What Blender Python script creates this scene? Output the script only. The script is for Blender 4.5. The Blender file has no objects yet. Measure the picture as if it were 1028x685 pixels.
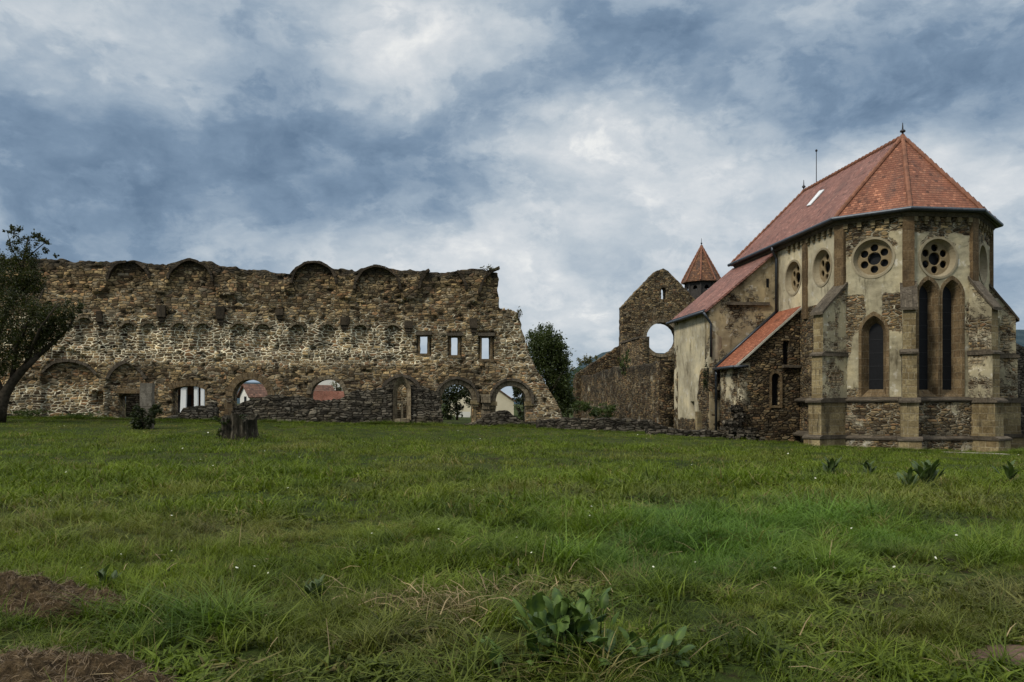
import bpy, bmesh, math, random
import numpy as np
from mathutils import Vector

R = math.radians
rng = np.random.default_rng(7)
random.seed(7)
scene = bpy.context.scene
COL = scene.collection
F_PX, CX, HY, EYE = 800.0, 514.0, 405.0, 1.65     # focal length in photo pixels, centre column, horizon row, eye height

# ------------------------------------------------------------------ camera
cam_data = bpy.data.cameras.new("camera")
cam = bpy.data.objects.new("camera", cam_data)
COL.objects.link(cam)
cam.location = (0, 0, EYE)
cam.rotation_euler = (R(90), 0, 0)
cam_data.sensor_width = 36
cam_data.lens = 36 * F_PX / 1028
cam_data.shift_y = (HY - 342.5) / 1028
cam_data.clip_start = 0.1
cam_data.clip_end = 6000
scene.camera = cam

# ------------------------------------------------------------------ view, sun, sky
scene.view_settings.view_transform = 'Standard'
scene.view_settings.look = 'None'
scene.view_settings.exposure = 0.0
scene.view_settings.gamma = 1.0
SUN_DIR = Vector((-0.70, -0.50, 0.80)).normalized()
sl = bpy.data.lights.new("sun", 'SUN')
sl.energy = 2.6
sl.angle = R(11)
sl.color = (1.0, 0.94, 0.82)
so = bpy.data.objects.new("sun", sl)
COL.objects.link(so)
so.location = (-20, -10, 40)
so.rotation_euler = (-SUN_DIR).to_track_quat('-Z', 'Y').to_euler()


class NT:
    def __init__(s, tree):
        s.t = tree
        tree.nodes.clear()

    def n(s, typ, ins=None, **props):
        nd = s.t.nodes.new(typ)
        for k, v in props.items():
            setattr(nd, k, v)
        for k, v in (ins or {}).items():
            sock = nd.inputs[k]
            if isinstance(v, bpy.types.NodeSocket):
                s.t.links.new(v, sock)
            else:
                sock.default_value = v
        return nd

    def m(s, op, a, b=0.0, c=0.0, clamp=False):
        return s.n('ShaderNodeMath', {0: a, 1: b, 2: c}, operation=op, use_clamp=clamp).outputs[0]

    def vm(s, op, a, b=(0, 0, 0)):
        nd = s.n('ShaderNodeVectorMath', {0: a, 1: b}, operation=op)
        return nd.outputs['Value'] if op in ('LENGTH', 'DOT_PRODUCT', 'DISTANCE') else nd.outputs[0]

    def sc(s, v, xyz):
        return s.vm('MULTIPLY', v, xyz)

    def mix(s, f, a, b, bt='MIX'):
        def col(v):
            return v if isinstance(v, bpy.types.NodeSocket) else (*v, 1)[:4]
        nd = s.n('ShaderNodeMix', data_type='RGBA', blend_type=bt)
        for i, v in ((0, f), (6, col(a)), (7, col(b))):
            if isinstance(v, bpy.types.NodeSocket):
                s.t.links.new(v, nd.inputs[i])
            else:
                nd.inputs[i].default_value = v
        return nd.outputs[2]

    def ramp(s, f, stops, interp='LINEAR'):
        nd = s.n('ShaderNodeValToRGB', {0: f})
        cr = nd.color_ramp
        cr.interpolation = interp
        while len(cr.elements) < len(stops):
            cr.elements.new(0.5)
        for e, (p, c) in zip(cr.elements, stops):
            e.position = p
            e.color = (*c, 1) if len(c) == 3 else c
        return nd.outputs[0]

    def mr(s, v, a, b, c=0.0, d=1.0, smooth=True):
        return s.n('ShaderNodeMapRange', {0: v, 1: a, 2: b, 3: c, 4: d},
                   interpolation_type='SMOOTHSTEP' if smooth else 'LINEAR').outputs[0]

    def noise(s, vec, scale, detail=3.0, rough=0.55, out=0):
        return s.n('ShaderNodeTexNoise', {'Vector': vec, 'Scale': scale, 'Detail': detail, 'Roughness': rough}).outputs[out]

    def attr(s, name, typ='GEOMETRY', out=2):
        return s.n('ShaderNodeAttribute', attribute_name=name, attribute_type=typ).outputs[out]


world = bpy.data.worlds.new("World")
scene.world = world
world.use_nodes = True
w = NT(world.node_tree)
D = w.n('ShaderNodeTexCoord').outputs['Generated']
sky = w.n('ShaderNodeTexSky', sky_type='NISHITA', sun_disc=False)
sky.sun_elevation = math.asin(SUN_DIR.z)
sky.sun_rotation = math.atan2(SUN_DIR.x, SUN_DIR.y)
flat = w.sc(D, (1.0, 1.0, 2.1))
big = w.vm('SUBTRACT', w.noise(flat, 2.6, 5, 0.55, 1), (.5, .5, .5))
fine = w.vm('SUBTRACT', w.noise(flat, 9.0, 6, 0.6, 1), (.5, .5, .5))
D2 = w.vm('ADD', D, w.vm('ADD', w.sc(big, (.30, .30, .16)), w.sc(fine, (.07, .07, .05))))


def skydir(px, py):
    return Vector(((px - CX) / F_PX, 1, (HY - py) / F_PX)).normalized()


val = 0.56
for (px, py, sx, sy, amp) in (
        (100, 150, 300, 62, -.27), (285, 100, 95, 50, -.24), (30, 125, 130, 45, -.08),
        (440, 185, 210, 40, -.10), (680, 45, 130, 55, -.22), (930, 60, 230, 60, -.30), (860, 110, 190, 38, -.16),
        (60, 235, 260, 60, -.16), (300, 165, 180, 36, -.10), (1000, 290, 60, 30, -.10), (600, 95, 150, 40, -.12),
        (395, 70, 70, 55, .22), (320, 15, 130, 45, .10), (60, 35, 180, 45, .03), (190, 45, 150, 40, -.08), (520, 130, 120, 42, -.17), (600, 70, 170, 50, -.10), (630, 138, 70, 30, .34),
        (720, 200, 170, 45, .26), (950, 180, 120, 50, .32), (450, 258, 200, 40, .20), (600, 310, 330, 75, .20),
        (790, 168, 100, 36, .14), (840, 20, 90, 35, .16), (520, 40, 90, 50, .10), (100, 90, 90, 35, .10)):
    c = skydir(px, py)
    v = w.vm('SUBTRACT', D2, tuple(c))
    l = w.vm('LENGTH', w.sc(v, (F_PX / sx, .6 * F_PX / sx, F_PX / sy)))
    val = w.m('ADD', val, w.m('MULTIPLY', w.mr(l, 1.45, 0.0), amp * .9))
iso = w.sc(D, (1.0, 1.0, 1.55))
puff = w.m('SUBTRACT', w.noise(w.vm('ADD', iso, w.sc(big, (.22, .22, .22))), 4.6, 9, 0.6), .5)
b1 = w.noise(w.vm('ADD', iso, w.sc(big, (.12, .12, .12))), 7.5, 8, 0.62)
crisp = w.m('SUBTRACT', w.mr(b1, .47, .56), .5)
b2 = w.m('ABSOLUTE', w.m('SUBTRACT', w.noise(w.vm('ADD', iso, w.sc(fine, (.06, .06, .06))), 9.0, 7, 0.6), .5))
puff2 = w.m('SUBTRACT', w.noise(w.vm('ADD', w.sc(D, (1, 1, 2.6)), w.sc(fine, (.1, .1, .1))), 11.0, 7, 0.62), .5)
wisp = w.m('SUBTRACT', w.noise(w.vm('ADD', w.sc(D, (1, 1, 5.5)), w.sc(big, (.3, .3, .3))), 3.0, 6, 0.6), .5)
sep = w.n('ShaderNodeSeparateXYZ', {0: D})
val = w.m('ADD', val, w.m('ADD', w.m('MULTIPLY', puff, 1.25), w.m('ADD', w.m('ADD', w.m('MULTIPLY', puff2, .30), w.m('MULTIPLY', w.m('SUBTRACT', b2, .1), .55)), w.m('ADD', w.m('MULTIPLY', crisp, .13), w.m('MULTIPLY', wisp, .16)))))
val = w.m('ADD', val, w.mr(sep.outputs[2], .47, .72, 0.0, .32))
cloud = w.ramp(val, [(0.0, (.130, .200, .298)), (.22, (.200, .285, .395)), (.44, (.335, .420, .515)), (.66, (.51, .575, .635)),
                     (.86, (.68, .715, .745)), (1.0, (.86, .87, .86))])
lift = w.mr(sep.outputs[2], .46, .9, 1.0, 2.3)             # the overcast is brightest overhead
cl10 = w.vm('SCALE', cloud)
cl10.node.inputs['Scale'].default_value = 10.0
cl = w.n('ShaderNodeVectorMath', {0: cl10, 'Scale': lift}, operation='SCALE').outputs[0]
col = w.mix(0.96, sky.outputs[0], cl)
bg = w.n('ShaderNodeBackground', {'Color': col, 'Strength': 0.1})
out = w.n('ShaderNodeOutputWorld', {0: bg.outputs[0]})

# ------------------------------------------------------------------ helpers


def hash2(ix, iy, seed=0):
    h = (ix.astype(np.int64) * 374761393 + iy.astype(np.int64) * 668265263 + seed * 1442695041) & 0x7fffffff
    h = ((h ^ (h >> 13)) * 1274126177) & 0x7fffffff
    return ((h ^ (h >> 16)) & 0xffff) / 65535.0


def vn(x, y, seed=0):
    x = np.asarray(x, float)
    y = np.asarray(y, float)
    ix, iy = np.floor(x), np.floor(y)
    fx, fy = x - ix, y - iy
    fx, fy = fx * fx * (3 - 2 * fx), fy * fy * (3 - 2 * fy)
    a, b = hash2(ix, iy, seed), hash2(ix + 1, iy, seed)
    c, d = hash2(ix, iy + 1, seed), hash2(ix + 1, iy + 1, seed)
    return (a * (1 - fx) + b * fx) * (1 - fy) + (c * (1 - fx) + d * fx) * fy - .5


def fbm(x, y, seed=0, oct=4):
    s, a = 0, 1
    for k in range(oct):
        s = s + a * vn(x * 2 ** k, y * 2 ** k, seed + k)
        a *= .5
    return s


def ground_z(x, y):
    x = np.asarray(x, float)
    y = np.asarray(y, float)
    P = np.interp(x, [-60, -29, -.8, 8, 14.7, 22, 60], [1.2, .975, .36, -.03, -.40, -.68, -.9])
    t = np.clip((y - 4) / 38, 0, 1)
    bump = .10 * fbm(x * .35, y * .35, 3, 3) + .05 * vn(x * 1.3, y * 1.3, 9)
    return P * t + bump * np.clip((36 - y) / 12, .15, 1)


def gz(x, y):
    return float(ground_z(np.array([x]), np.array([y]))[0])


def tag(o, label=None, cat=None, group=None, kind=None):
    if cat and not kind:
        kind = 'thing'
    for k, v in (('label', label), ('category', cat), ('group', group), ('kind', kind)):
        if v:
            o[k] = v
    return o


def thing(name, label, cat, loc=(0, 0, 0), group=None):
    o = bpy.data.objects.new(name, None)
    COL.objects.link(o)
    o.location = loc
    o.empty_display_size = .3
    return tag(o, label, cat, group, 'thing')


def link(name, me, mat=None, parent=None):
    if mat:
        me.materials.append(mat)
    o = bpy.data.objects.new(name, me)
    COL.objects.link(o)
    if parent:
        o.parent = parent
        p, off = parent, Vector((0, 0, 0))
        while p:
            off += p.location
            p = p.parent
        o.location = -off
    return o


def box_uv(me):
    uv = me.uv_layers.new(name="UVMap")
    for f in me.polygons:
        n = f.normal
        if abs(n.z) > .98:
            t, b = Vector((1, 0, 0)), Vector((0, 1, 0))
        else:
            t = Vector((-n.y, n.x, 0)).normalized()
            b = n.cross(t)
            if abs(n.z) < .2:
                b = Vector((0, 0, 1))
        for li in f.loop_indices:
            p = me.vertices[me.loops[li].vertex_index].co
            uv.data[li].uv = (p.dot(t), p.dot(b))


def mesh(name, verts, faces, mat=None, parent=None, uv=True, smooth=False):
    me = bpy.data.meshes.new(name)
    me.from_pydata([tuple(v) for v in verts], [], [tuple(int(i) for i in f) for f in faces])
    me.update()
    if uv:
        box_uv(me)
    if smooth:
        me.polygons.foreach_set('use_smooth', [True] * len(me.polygons))
    return link(name, me, mat, parent)


class MB:
    """collects simple solids into one mesh"""

    def __init__(s):
        s.v, s.f = [], []

    def add(s, vs, fs):
        b = len(s.v)
        s.v += [Vector(v) for v in vs]
        s.f += [[b + i for i in f] for f in fs]

    def loft(s, ring_a, ring_b, cap_a=False, cap_b=False, closed=True):
        n = len(ring_a)
        fs = [[i, (i + 1) % n, n + (i + 1) % n, n + i] for i in range(n if closed else n - 1)]
        if cap_a:
            fs.append(list(range(n))[::-1])
        if cap_b:
            fs.append([n + i for i in range(n)])
        s.add(list(ring_a) + list(ring_b), fs)

    def prism(s, poly, d):
        d = Vector(d)
        s.loft(poly, [Vector(p) + d for p in poly], True, True)

    def box(s, c, ax, ay, az):
        """centre and three half-axis vectors"""
        c, ax, ay, az = map(Vector, (c, ax, ay, az))
        s.prism([c - ax - ay - az, c + ax - ay - az, c + ax + ay - az, c - ax + ay - az], az * 2)

    def tube(s, pts, rad, n=8, cap=True):
        pts = [Vector(p) for p in pts]
        if not hasattr(rad, '__len__'):
            rad = [rad] * len(pts)
        rings = []
        for i, p in enumerate(pts):
            t = (pts[min(i + 1, len(pts) - 1)] - pts[max(i - 1, 0)]).normalized()
            a = t.cross(Vector((0, 0, 1)))
            if a.length < .05:
                a = t.cross(Vector((1, 0, 0)))
            a.normalize()
            b = t.cross(a)
            rings.append([p + a * rad[i] * math.cos(2 * math.pi * k / n) + b * rad[i] * math.sin(2 * math.pi * k / n) for k in range(n)])
        for i in range(len(rings) - 1):
            s.loft(rings[i], rings[i + 1], cap and i == 0, cap and i == len(rings) - 2)

    def lathe(s, c, prof, n=12):
        c = Vector(c)
        rings = [[c + Vector((r * math.cos(2 * math.pi * k / n), r * math.sin(2 * math.pi * k / n), z)) for k in range(n)] for r, z in prof]
        for i in range(len(rings) - 1):
            s.loft(rings[i], rings[i + 1], i == 0, i == len(rings) - 2)

    def build(s, name, mat, parent=None, smooth=False, jitter=0.0, subdiv=0):
        bm = bmesh.new()
        vs = [bm.verts.new(v) for v in s.v]
        for f in s.f:
            try:
                bm.faces.new([vs[i] for i in f])
            except ValueError:
                pass
        bmesh.ops.recalc_face_normals(bm, faces=bm.faces)
        if subdiv:
            bmesh.ops.subdivide_edges(bm, edges=bm.edges, cuts=subdiv, use_grid_fill=True)
        if jitter:
            for v in bm.verts:
                p = v.co
                v.co = p + Vector((vn(p.x * 2.3 + p.z * 3, p.y * 2.3, 1), vn(p.y * 2.3, p.z * 2.7 + p.x, 2), vn(p.z * 2.3, p.x * 2.3 + p.y, 3))) * jitter * 2
        me = bpy.data.meshes.new(name)
        bm.to_mesh(me)
        bm.free()
        me.update()
        box_uv(me)
        if smooth:
            me.polygons.foreach_set('use_smooth', [True] * len(me.polygons))
        return link(name, me, mat, parent)


class Plane:
    """vertical plane: origin, running direction h (left to right seen from outside), outward normal n"""

    def __init__(s, p0, h):
        s.p0 = Vector((p0[0], p0[1], 0))
        s.h = Vector((h[0], h[1], 0)).normalized()
        s.n = Vector((s.h.y, -s.h.x, 0))

    def pt(s, q, z, off=0.0):
        return s.p0 + s.h * q + s.n * off + Vector((0, 0, z))

    def q(s, px):
        k = (px - CX) / F_PX
        return (k * s.p0.y - s.p0.x) / (s.h.x - k * s.h.y)

    def dep(s, px):
        return s.p0.y + s.h.y * s.q(px)

    def qz(s, px, py):
        return s.q(px), EYE + (HY - py) * s.dep(px) / F_PX

    def z(s, px, py):
        return s.qz(px, py)[1]


def box_sdf(x, z, x0, x1, z0, z1):
    return np.maximum(np.maximum(x0 - x, x - x1), np.maximum(z0 - z, z - z1))


def circ_sdf(x, z, cx, cz, r):
    return np.hypot(x - cx, z - cz) - r


def arch_sdf(x, z, cx, hw, z0, zs, ratio=.5):
    Rr = 2 * hw * ratio
    ax = np.abs(x - cx)
    low = np.maximum(ax - hw, z0 - z)
    up = np.hypot(ax + Rr - hw, z - zs) - Rr
    return np.where(z < zs, low, up)


def arch_poly(cx, hw, z0, zs, ratio=.5, n=8):
    Rr = 2 * hw * ratio
    top = math.acos((Rr - hw) / Rr)
    left = [(cx - hw, z0), (cx - hw, (z0 * .67 + zs * .33)), (cx - hw, (z0 * .33 + zs * .67))]
    arc = [(cx + (Rr - hw) - Rr * math.cos(top * i / n), zs + Rr * math.sin(top * i / n)) for i in range(n + 1)]
    half = left + arc
    return half + [(2 * cx - x, z) for x, z in half[:-1][::-1]]


def seg_sdf(x, z, cx, zc, hw, z0, rise):
    """opening under a segmental arch: springs at zc, rises by rise"""
    Rr = (hw * hw + rise * rise) / (2 * rise)
    top = np.hypot(x - cx, z - (zc + rise - Rr)) - Rr
    return np.maximum(np.maximum(np.abs(x - cx) - hw, z0 - z), top)


def panel(name, pl, q0, q1, z0, z1, cell, Ff, thick, mat, parent=None, relief=None, attrs=None, off=0.0, back_relief=False):
    nq, nz = max(1, round((q1 - q0) / cell)), max(1, round((z1 - z0) / cell))
    qs, zs = np.linspace(q0, q1, nq + 1), np.linspace(z0, z1, nz + 1)
    Q, Z = np.meshgrid(qs, zs, indexing='ij')
    cq, cz = (Q[1:, 1:] + Q[:-1, :-1]) / 2, (Z[1:, 1:] + Z[:-1, :-1]) / 2
    solid = Ff(cq, cz) < 0
    pad = np.zeros((nq + 2, nz + 2), bool)
    pad[1:-1, 1:-1] = solid
    ns = pad[:-1, :-1].astype(int) + pad[1:, :-1] + pad[:-1, 1:] + pad[1:, 1:]
    f = Ff(Q, Z)
    e = cell * .1
    gx, gy = (Ff(Q + e, Z) - f) / e, (Ff(Q, Z + e) - f) / e
    g2 = np.clip(gx * gx + gy * gy, .25, 4)
    mv = (ns > 0) & (ns < 4) & (np.abs(f) < 1.5 * cell)
    Qs = np.where(mv, Q - np.clip(f * gx / g2, -cell, cell), Q)
    Zs = np.where(mv, Z - np.clip(f * gy / g2, -cell, cell), Z)
    edge_q = (Q <= q0 + 1e-6) | (Q >= q1 - 1e-6)
    Qs = np.where(edge_q, Q, Qs)
    rel = relief(Qs, Zs) if relief else np.zeros_like(Q)
    rel = rel + off
    idx = -np.ones((nq + 1, nz + 1), int)
    use = ns > 0
    idx[use] = np.arange(use.sum())
    nvv = int(use.sum())
    qv, zv, rv = Qs[use], Zs[use], rel[use]
    p0, h, n = np.array(pl.p0), np.array(pl.h), np.array(pl.n)

    def pts(q, z, r):
        P = p0[None] + q[:, None] * h[None] + r[:, None] * n[None]
        P[:, 2] = z
        return P
    bk = np.full(nvv, off - thick)
    if back_relief:
        bk = bk - rv + off
    V = np.vstack([pts(qv, zv, rv), pts(qv, zv, bk)])
    I, J = np.nonzero(solid)
    a, b, c, d = idx[I, J], idx[I + 1, J], idx[I + 1, J + 1], idx[I, J + 1]
    front = np.stack([a, b, c, d], 1)
    back = np.stack([a, d, c, b], 1) + nvv
    sides = []
    for (di, dj, e0, e1) in ((-1, 0, (0, 1), (0, 0)), (1, 0, (1, 0), (1, 1)), (0, -1, (0, 0), (1, 0)), (0, 1, (1, 1), (0, 1))):
        nb = ~pad[I + 1 + di, J + 1 + dj]
        A, B = idx[I[nb] + e0[0], J[nb] + e0[1]], idx[I[nb] + e1[0], J[nb] + e1[1]]
        sides.append(np.stack([B, A, A + nvv, B + nvv], 1))
    Fc = np.vstack([front, back] + sides)
    me = bpy.data.meshes.new(name)
    me.vertices.add(len(V))
    me.vertices.foreach_set('co', V.ravel())
    me.loops.add(Fc.size)
    me.loops.foreach_set('vertex_index', Fc.ravel())
    me.polygons.add(len(Fc))
    me.polygons.foreach_set('loop_start', np.arange(0, Fc.size, 4))
    me.update(calc_edges=True)
    uvv = np.vstack([np.stack([qv, zv], 1), np.stack([qv + thick * .9, zv + thick * .35], 1)])
    uvl = me.uv_layers.new(name="UVMap")
    uvl.data.foreach_set('uv', uvv[Fc.ravel()].ravel())
    if attrs:
        for k, fn in attrs.items():
            at = me.attributes.new(k, 'FLOAT', 'POINT')
            x = np.broadcast_to(fn(qv, zv), qv.shape)
            at.data.foreach_set('value', np.concatenate([x, x]).astype(np.float32))
    me.update()
    return link(name, me, mat, parent)


def bump01(x, a, b):
    t = np.clip((x - a) / (b - a), 0, 1)
    return t * t * (3 - 2 * t)


# ------------------------------------------------------------------ materials


def new_mat(name):
    m = bpy.data.materials.new(name)
    m.use_nodes = True
    return m, NT(m.node_tree)


def finish(nt, color, rough=.85, height=None, dist=.03, strength=1.0, spec=.3, extra=None):
    ins = {'Base Color': color, 'Roughness': rough, 'Specular IOR Level': spec}
    if height is not None:
        ins['Normal'] = nt.n('ShaderNodeBump', {'Height': height, 'Distance': dist, 'Strength': strength}).outputs[0]
    ins.update(extra or {})
    p = nt.n('ShaderNodeBsdfPrincipled', ins)
    nt.n('ShaderNodeOutputMaterial', {0: p.outputs[0]})
    return p


STONES = [(0, (.030, .021, .013)), (.2, (.085, .060, .034)), (.42, (.155, .112, .058)), (.6, (.12, .10, .07)),
          (.78, (.24, .175, .088)), (.9, (.165, .095, .048)), (1, (.07, .055, .04))]


def stone_mat(name, sx=.42, sy=.2, stones=STONES, dark=(.030, .023, .014), light=(.40, .36, .265), gain=1.0, moss=.25, grime=.5,
              plaster=((.27, .225, .145), (.40, .345, .245)), mort_w=.06, strk=(2.6, .35), bump=.85):
    m, t = new_mat(name)
    uv = t.n('ShaderNodeUVMap', uv_map='UVMap').outputs[0]
    wob = t.sc(t.vm('SUBTRACT', t.noise(uv, 2.2, 3, .6, 1), (.5, .5, .5)), (.22, .16, 0))
    wob2 = t.sc(t.vm('SUBTRACT', t.noise(uv, .7, 2, .5, 1), (.5, .5, .5)), (.3, .28, 0))
    p = t.sc(t.vm('ADD', uv, t.vm('ADD', wob, wob2)), (1 / sx, 1 / sy, 0))
    vc = t.n('ShaderNodeTexVoronoi', {'Vector': p, 'Scale': 1.0, 'Randomness': .9}, voronoi_dimensions='2D', feature='F1')
    ve = t.n('ShaderNodeTexVoronoi', {'Vector': p, 'Scale': 1.0, 'Randomness': .9}, voronoi_dimensions='2D', feature='DISTANCE_TO_EDGE')
    # courses: rows of random height holding stones of random width
    wob3 = t.sc(t.vm('SUBTRACT', t.noise(uv, 6.0, 4, .65, 1), (.5, .5, .5)), (.20, .13, 0))
    pr = t.sc(t.vm('ADD', uv, t.vm('ADD', t.sc(wob2, (1, 1.3, 0)), t.vm('ADD', wob3, t.sc(wob, (.4, .4, 0))))), (1 / (sx * .9), 1 / (sy * .86), 0))
    sp = t.n('ShaderNodeSeparateXYZ', {0: pr})
    row = t.n('ShaderNodeTexVoronoi', {'W': sp.outputs[1], 'Scale': 1.0, 'Randomness': .75}, voronoi_dimensions='1D', feature='F1')
    rowe = t.n('ShaderNodeTexVoronoi', {'W': sp.outputs[1], 'Scale': 1.0, 'Randomness': .75}, voronoi_dimensions='1D', feature='DISTANCE_TO_EDGE')
    rr = t.n('ShaderNodeSeparateColor', {0: row.outputs['Color']})
    uu = t.m('ADD', t.m('MULTIPLY', sp.outputs[0], t.m('ADD', .65, t.m('MULTIPLY', rr.outputs[1], .75))), t.m('MULTIPLY', rr.outputs[0], 371.0))
    st = t.n('ShaderNodeTexVoronoi', {'W': uu, 'Scale': 1.0, 'Randomness': .9}, voronoi_dimensions='1D', feature='F1')
    ste = t.n('ShaderNodeTexVoronoi', {'W': uu, 'Scale': 1.0, 'Randomness': .9}, voronoi_dimensions='1D', feature='DISTANCE_TO_EDGE')
    ce = t.m('MINIMUM', rowe.outputs['Distance'], t.m('MULTIPLY', ste.outputs['Distance'], sx / sy * .55))
    pick = t.mr(t.noise(uv, 1.3, 3, .6), .49, .52)
    edge = t.m('ADD', t.m('MULTIPLY', ce, t.m('SUBTRACT', 1.0, pick)), t.m('MULTIPLY', ve.outputs['Distance'], pick))
    sepc = t.n('ShaderNodeSeparateColor', {0: t.mix(pick, st.outputs['Color'], vc.outputs['Color'])})
    fineN = t.noise(uv, 14, 4, .65)
    col = t.ramp(sepc.outputs[0], stones)
    col = t.mix(1.0, col, t.ramp(t.m('ADD', t.m('MULTIPLY', fineN, .6), t.m('MULTIPLY', sepc.outputs[1], .4)),
                                 [(.25, (.45, .43, .4)), (.75, (1.45, 1.45, 1.45))]), 'MULTIPLY')
    bigN = t.noise(uv, .45, 4, .6)
    midN = t.noise(uv, 1.7, 4, .6)
    am = t.attr('mortar')
    mk = t.m('ADD', edge, t.m('MULTIPLY', t.m('SUBTRACT', t.noise(uv, 5, 3), .5), .16))
    mort = t.mr(mk, mort_w, mort_w + .07, 1.0, 0.0)
    lm = t.mr(t.m('ADD', am, t.m('MULTIPLY', t.m('SUBTRACT', t.noise(uv, 2.6, 5, .7), .5), 2.3)), .2, .95)
    mcol = t.mix(lm, dark, light)
    mcol = t.mix(1.0, mcol, t.ramp(t.noise(uv, 9, 3), [(.3, (.6, .6, .6)), (.7, (1.15, 1.15, 1.15))]), 'MULTIPLY')
    rub = t.mix(mort, col, mcol)
    # lime plaster where it is still on the wall
    ap = t.attr('plaster')
    pn = t.m('ADD', t.m('MULTIPLY', t.m('SUBTRACT', t.noise(uv, 1.1, 5, .62), .5), 1.5), t.m('MULTIPLY', t.m('SUBTRACT', fineN, .5), .25))
    pm0 = t.m('ADD', ap, pn)
    pm = t.mr(pm0, .47, .53)
    rim = t.mr(pm0, .36, .49)
    pcol = t.mix(t.noise(uv, .8, 5, .65), plaster[0], plaster[1])
    pcol = t.mix(t.mr(t.noise(t.sc(uv, (2.2, .5, 1)), 1.3, 5, .65), .5, .74), pcol, tuple(c * .45 for c in plaster[0]))
    pcol = t.mix(t.mr(t.noise(uv, 2.3, 4, .6), .56, .68, 0, .6), pcol, (.52, .49, .42))
    rub = t.mix(t.m('MULTIPLY', rim, .55), rub, (.36, .31, .22))
    base = t.mix(pm, rub, pcol)
    base = t.mix(1.0, base, t.ramp(bigN, [(.28, (.42, .40, .38)), (.5, (.95, .95, .95)), (.72, (1.45, 1.38, 1.25))]), 'MULTIPLY')
    # grime: black lichen streaks and moss
    ast = t.attr('stain')
    streak = t.noise(t.sc(uv, (*strk, 1)), 1.0, 5, .65)
    g = t.mr(t.m('ADD', t.m('MULTIPLY', t.m('SUBTRACT', streak, .5), 1.6), ast), .3, .9)
    base = t.mix(t.m('MULTIPLY', g, .82), base, (.022, .019, .014))
    spots = t.mr(t.noise(uv, 3.1, 5, .7), .55, .72, 0, grime)
    base = t.mix(spots, base, (.032, .028, .02))
    base = t.mix(t.mr(t.noise(uv, 2.1, 4, .7), .60, .75, 0, moss), base, (.10, .095, .025))
    if gain != 1.0:
        base = t.mix(1.0, base, (gain, gain, gain), 'MULTIPLY')
    st_h = t.m('ADD', t.m('MULTIPLY', t.mr(mk, .0, .25), 1.0), t.m('ADD', t.m('MULTIPLY', sepc.outputs[2], .5), t.m('MULTIPLY', fineN, .35)))
    hgt = t.mix(pm, t.n('ShaderNodeCombineXYZ', {0: st_h, 1: st_h, 2: st_h}).outputs[0],
                t.n('ShaderNodeCombineXYZ', {0: t.m('ADD', 2.2, t.m('MULTIPLY', fineN, .2))}).outputs[0])
    hv = t.n('ShaderNodeSeparateXYZ', {0: hgt}).outputs[0]
    finish(t, base, .93, hv, .07, bump, spec=.15)
    return m


def ashlar_mat(name, bw=.5, bh=.3, c1=(.265, .220, .125), c2=(.160, .122, .064), mort=(.30, .26, .18), grime=.8):
    m, t = new_mat(name)
    uv = t.n('ShaderNodeUVMap', uv_map='UVMap').outputs[0]
    uvw = t.vm('ADD', uv, t.sc(t.vm('SUBTRACT', t.noise(uv, 3, 3, .6, 1), (.5, .5, .5)), (.05, .05, 0)))
    b = t.n('ShaderNodeTexBrick', {'Vector': uvw, 'Color1': (*c1, 1), 'Color2': (*c2, 1), 'Mortar': (*mort, 1), 'Scale': 1.0, 'Mortar Size': .014,
                                   'Mortar Smooth': .3, 'Bias': 0.0, 'Brick Width': bw, 'Row Height': bh})
    f = t.noise(uv, 11, 5, .65)
    col = t.mix(1.0, b.outputs[0], t.ramp(f, [(.28, (.55, .52, .5)), (.72, (1.4, 1.38, 1.35))]), 'MULTIPLY')
    col = t.mix(1.0, col, t.ramp(t.noise(uv, .9, 4, .6), [(.3, (.55, .53, .5)), (.7, (1.35, 1.33, 1.3))]), 'MULTIPLY')
    streak = t.noise(t.sc(uv, (3.0, .5, 1)), 1.0, 5, .65)
    col = t.mix(t.mr(streak, .5, .72, 0, grime), col, (.03, .026, .02))
    col = t.mix(t.mr(t.noise(uv, 5, 4, .7), .6, .75, 0, .5), col, (.04, .036, .028))
    h = t.m('ADD', t.m('MULTIPLY', b.outputs[1], -1.0), t.m('MULTIPLY', f, .6))
    finish(t, col, .92, h, .03, .8, spec=.15)
    return m


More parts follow.
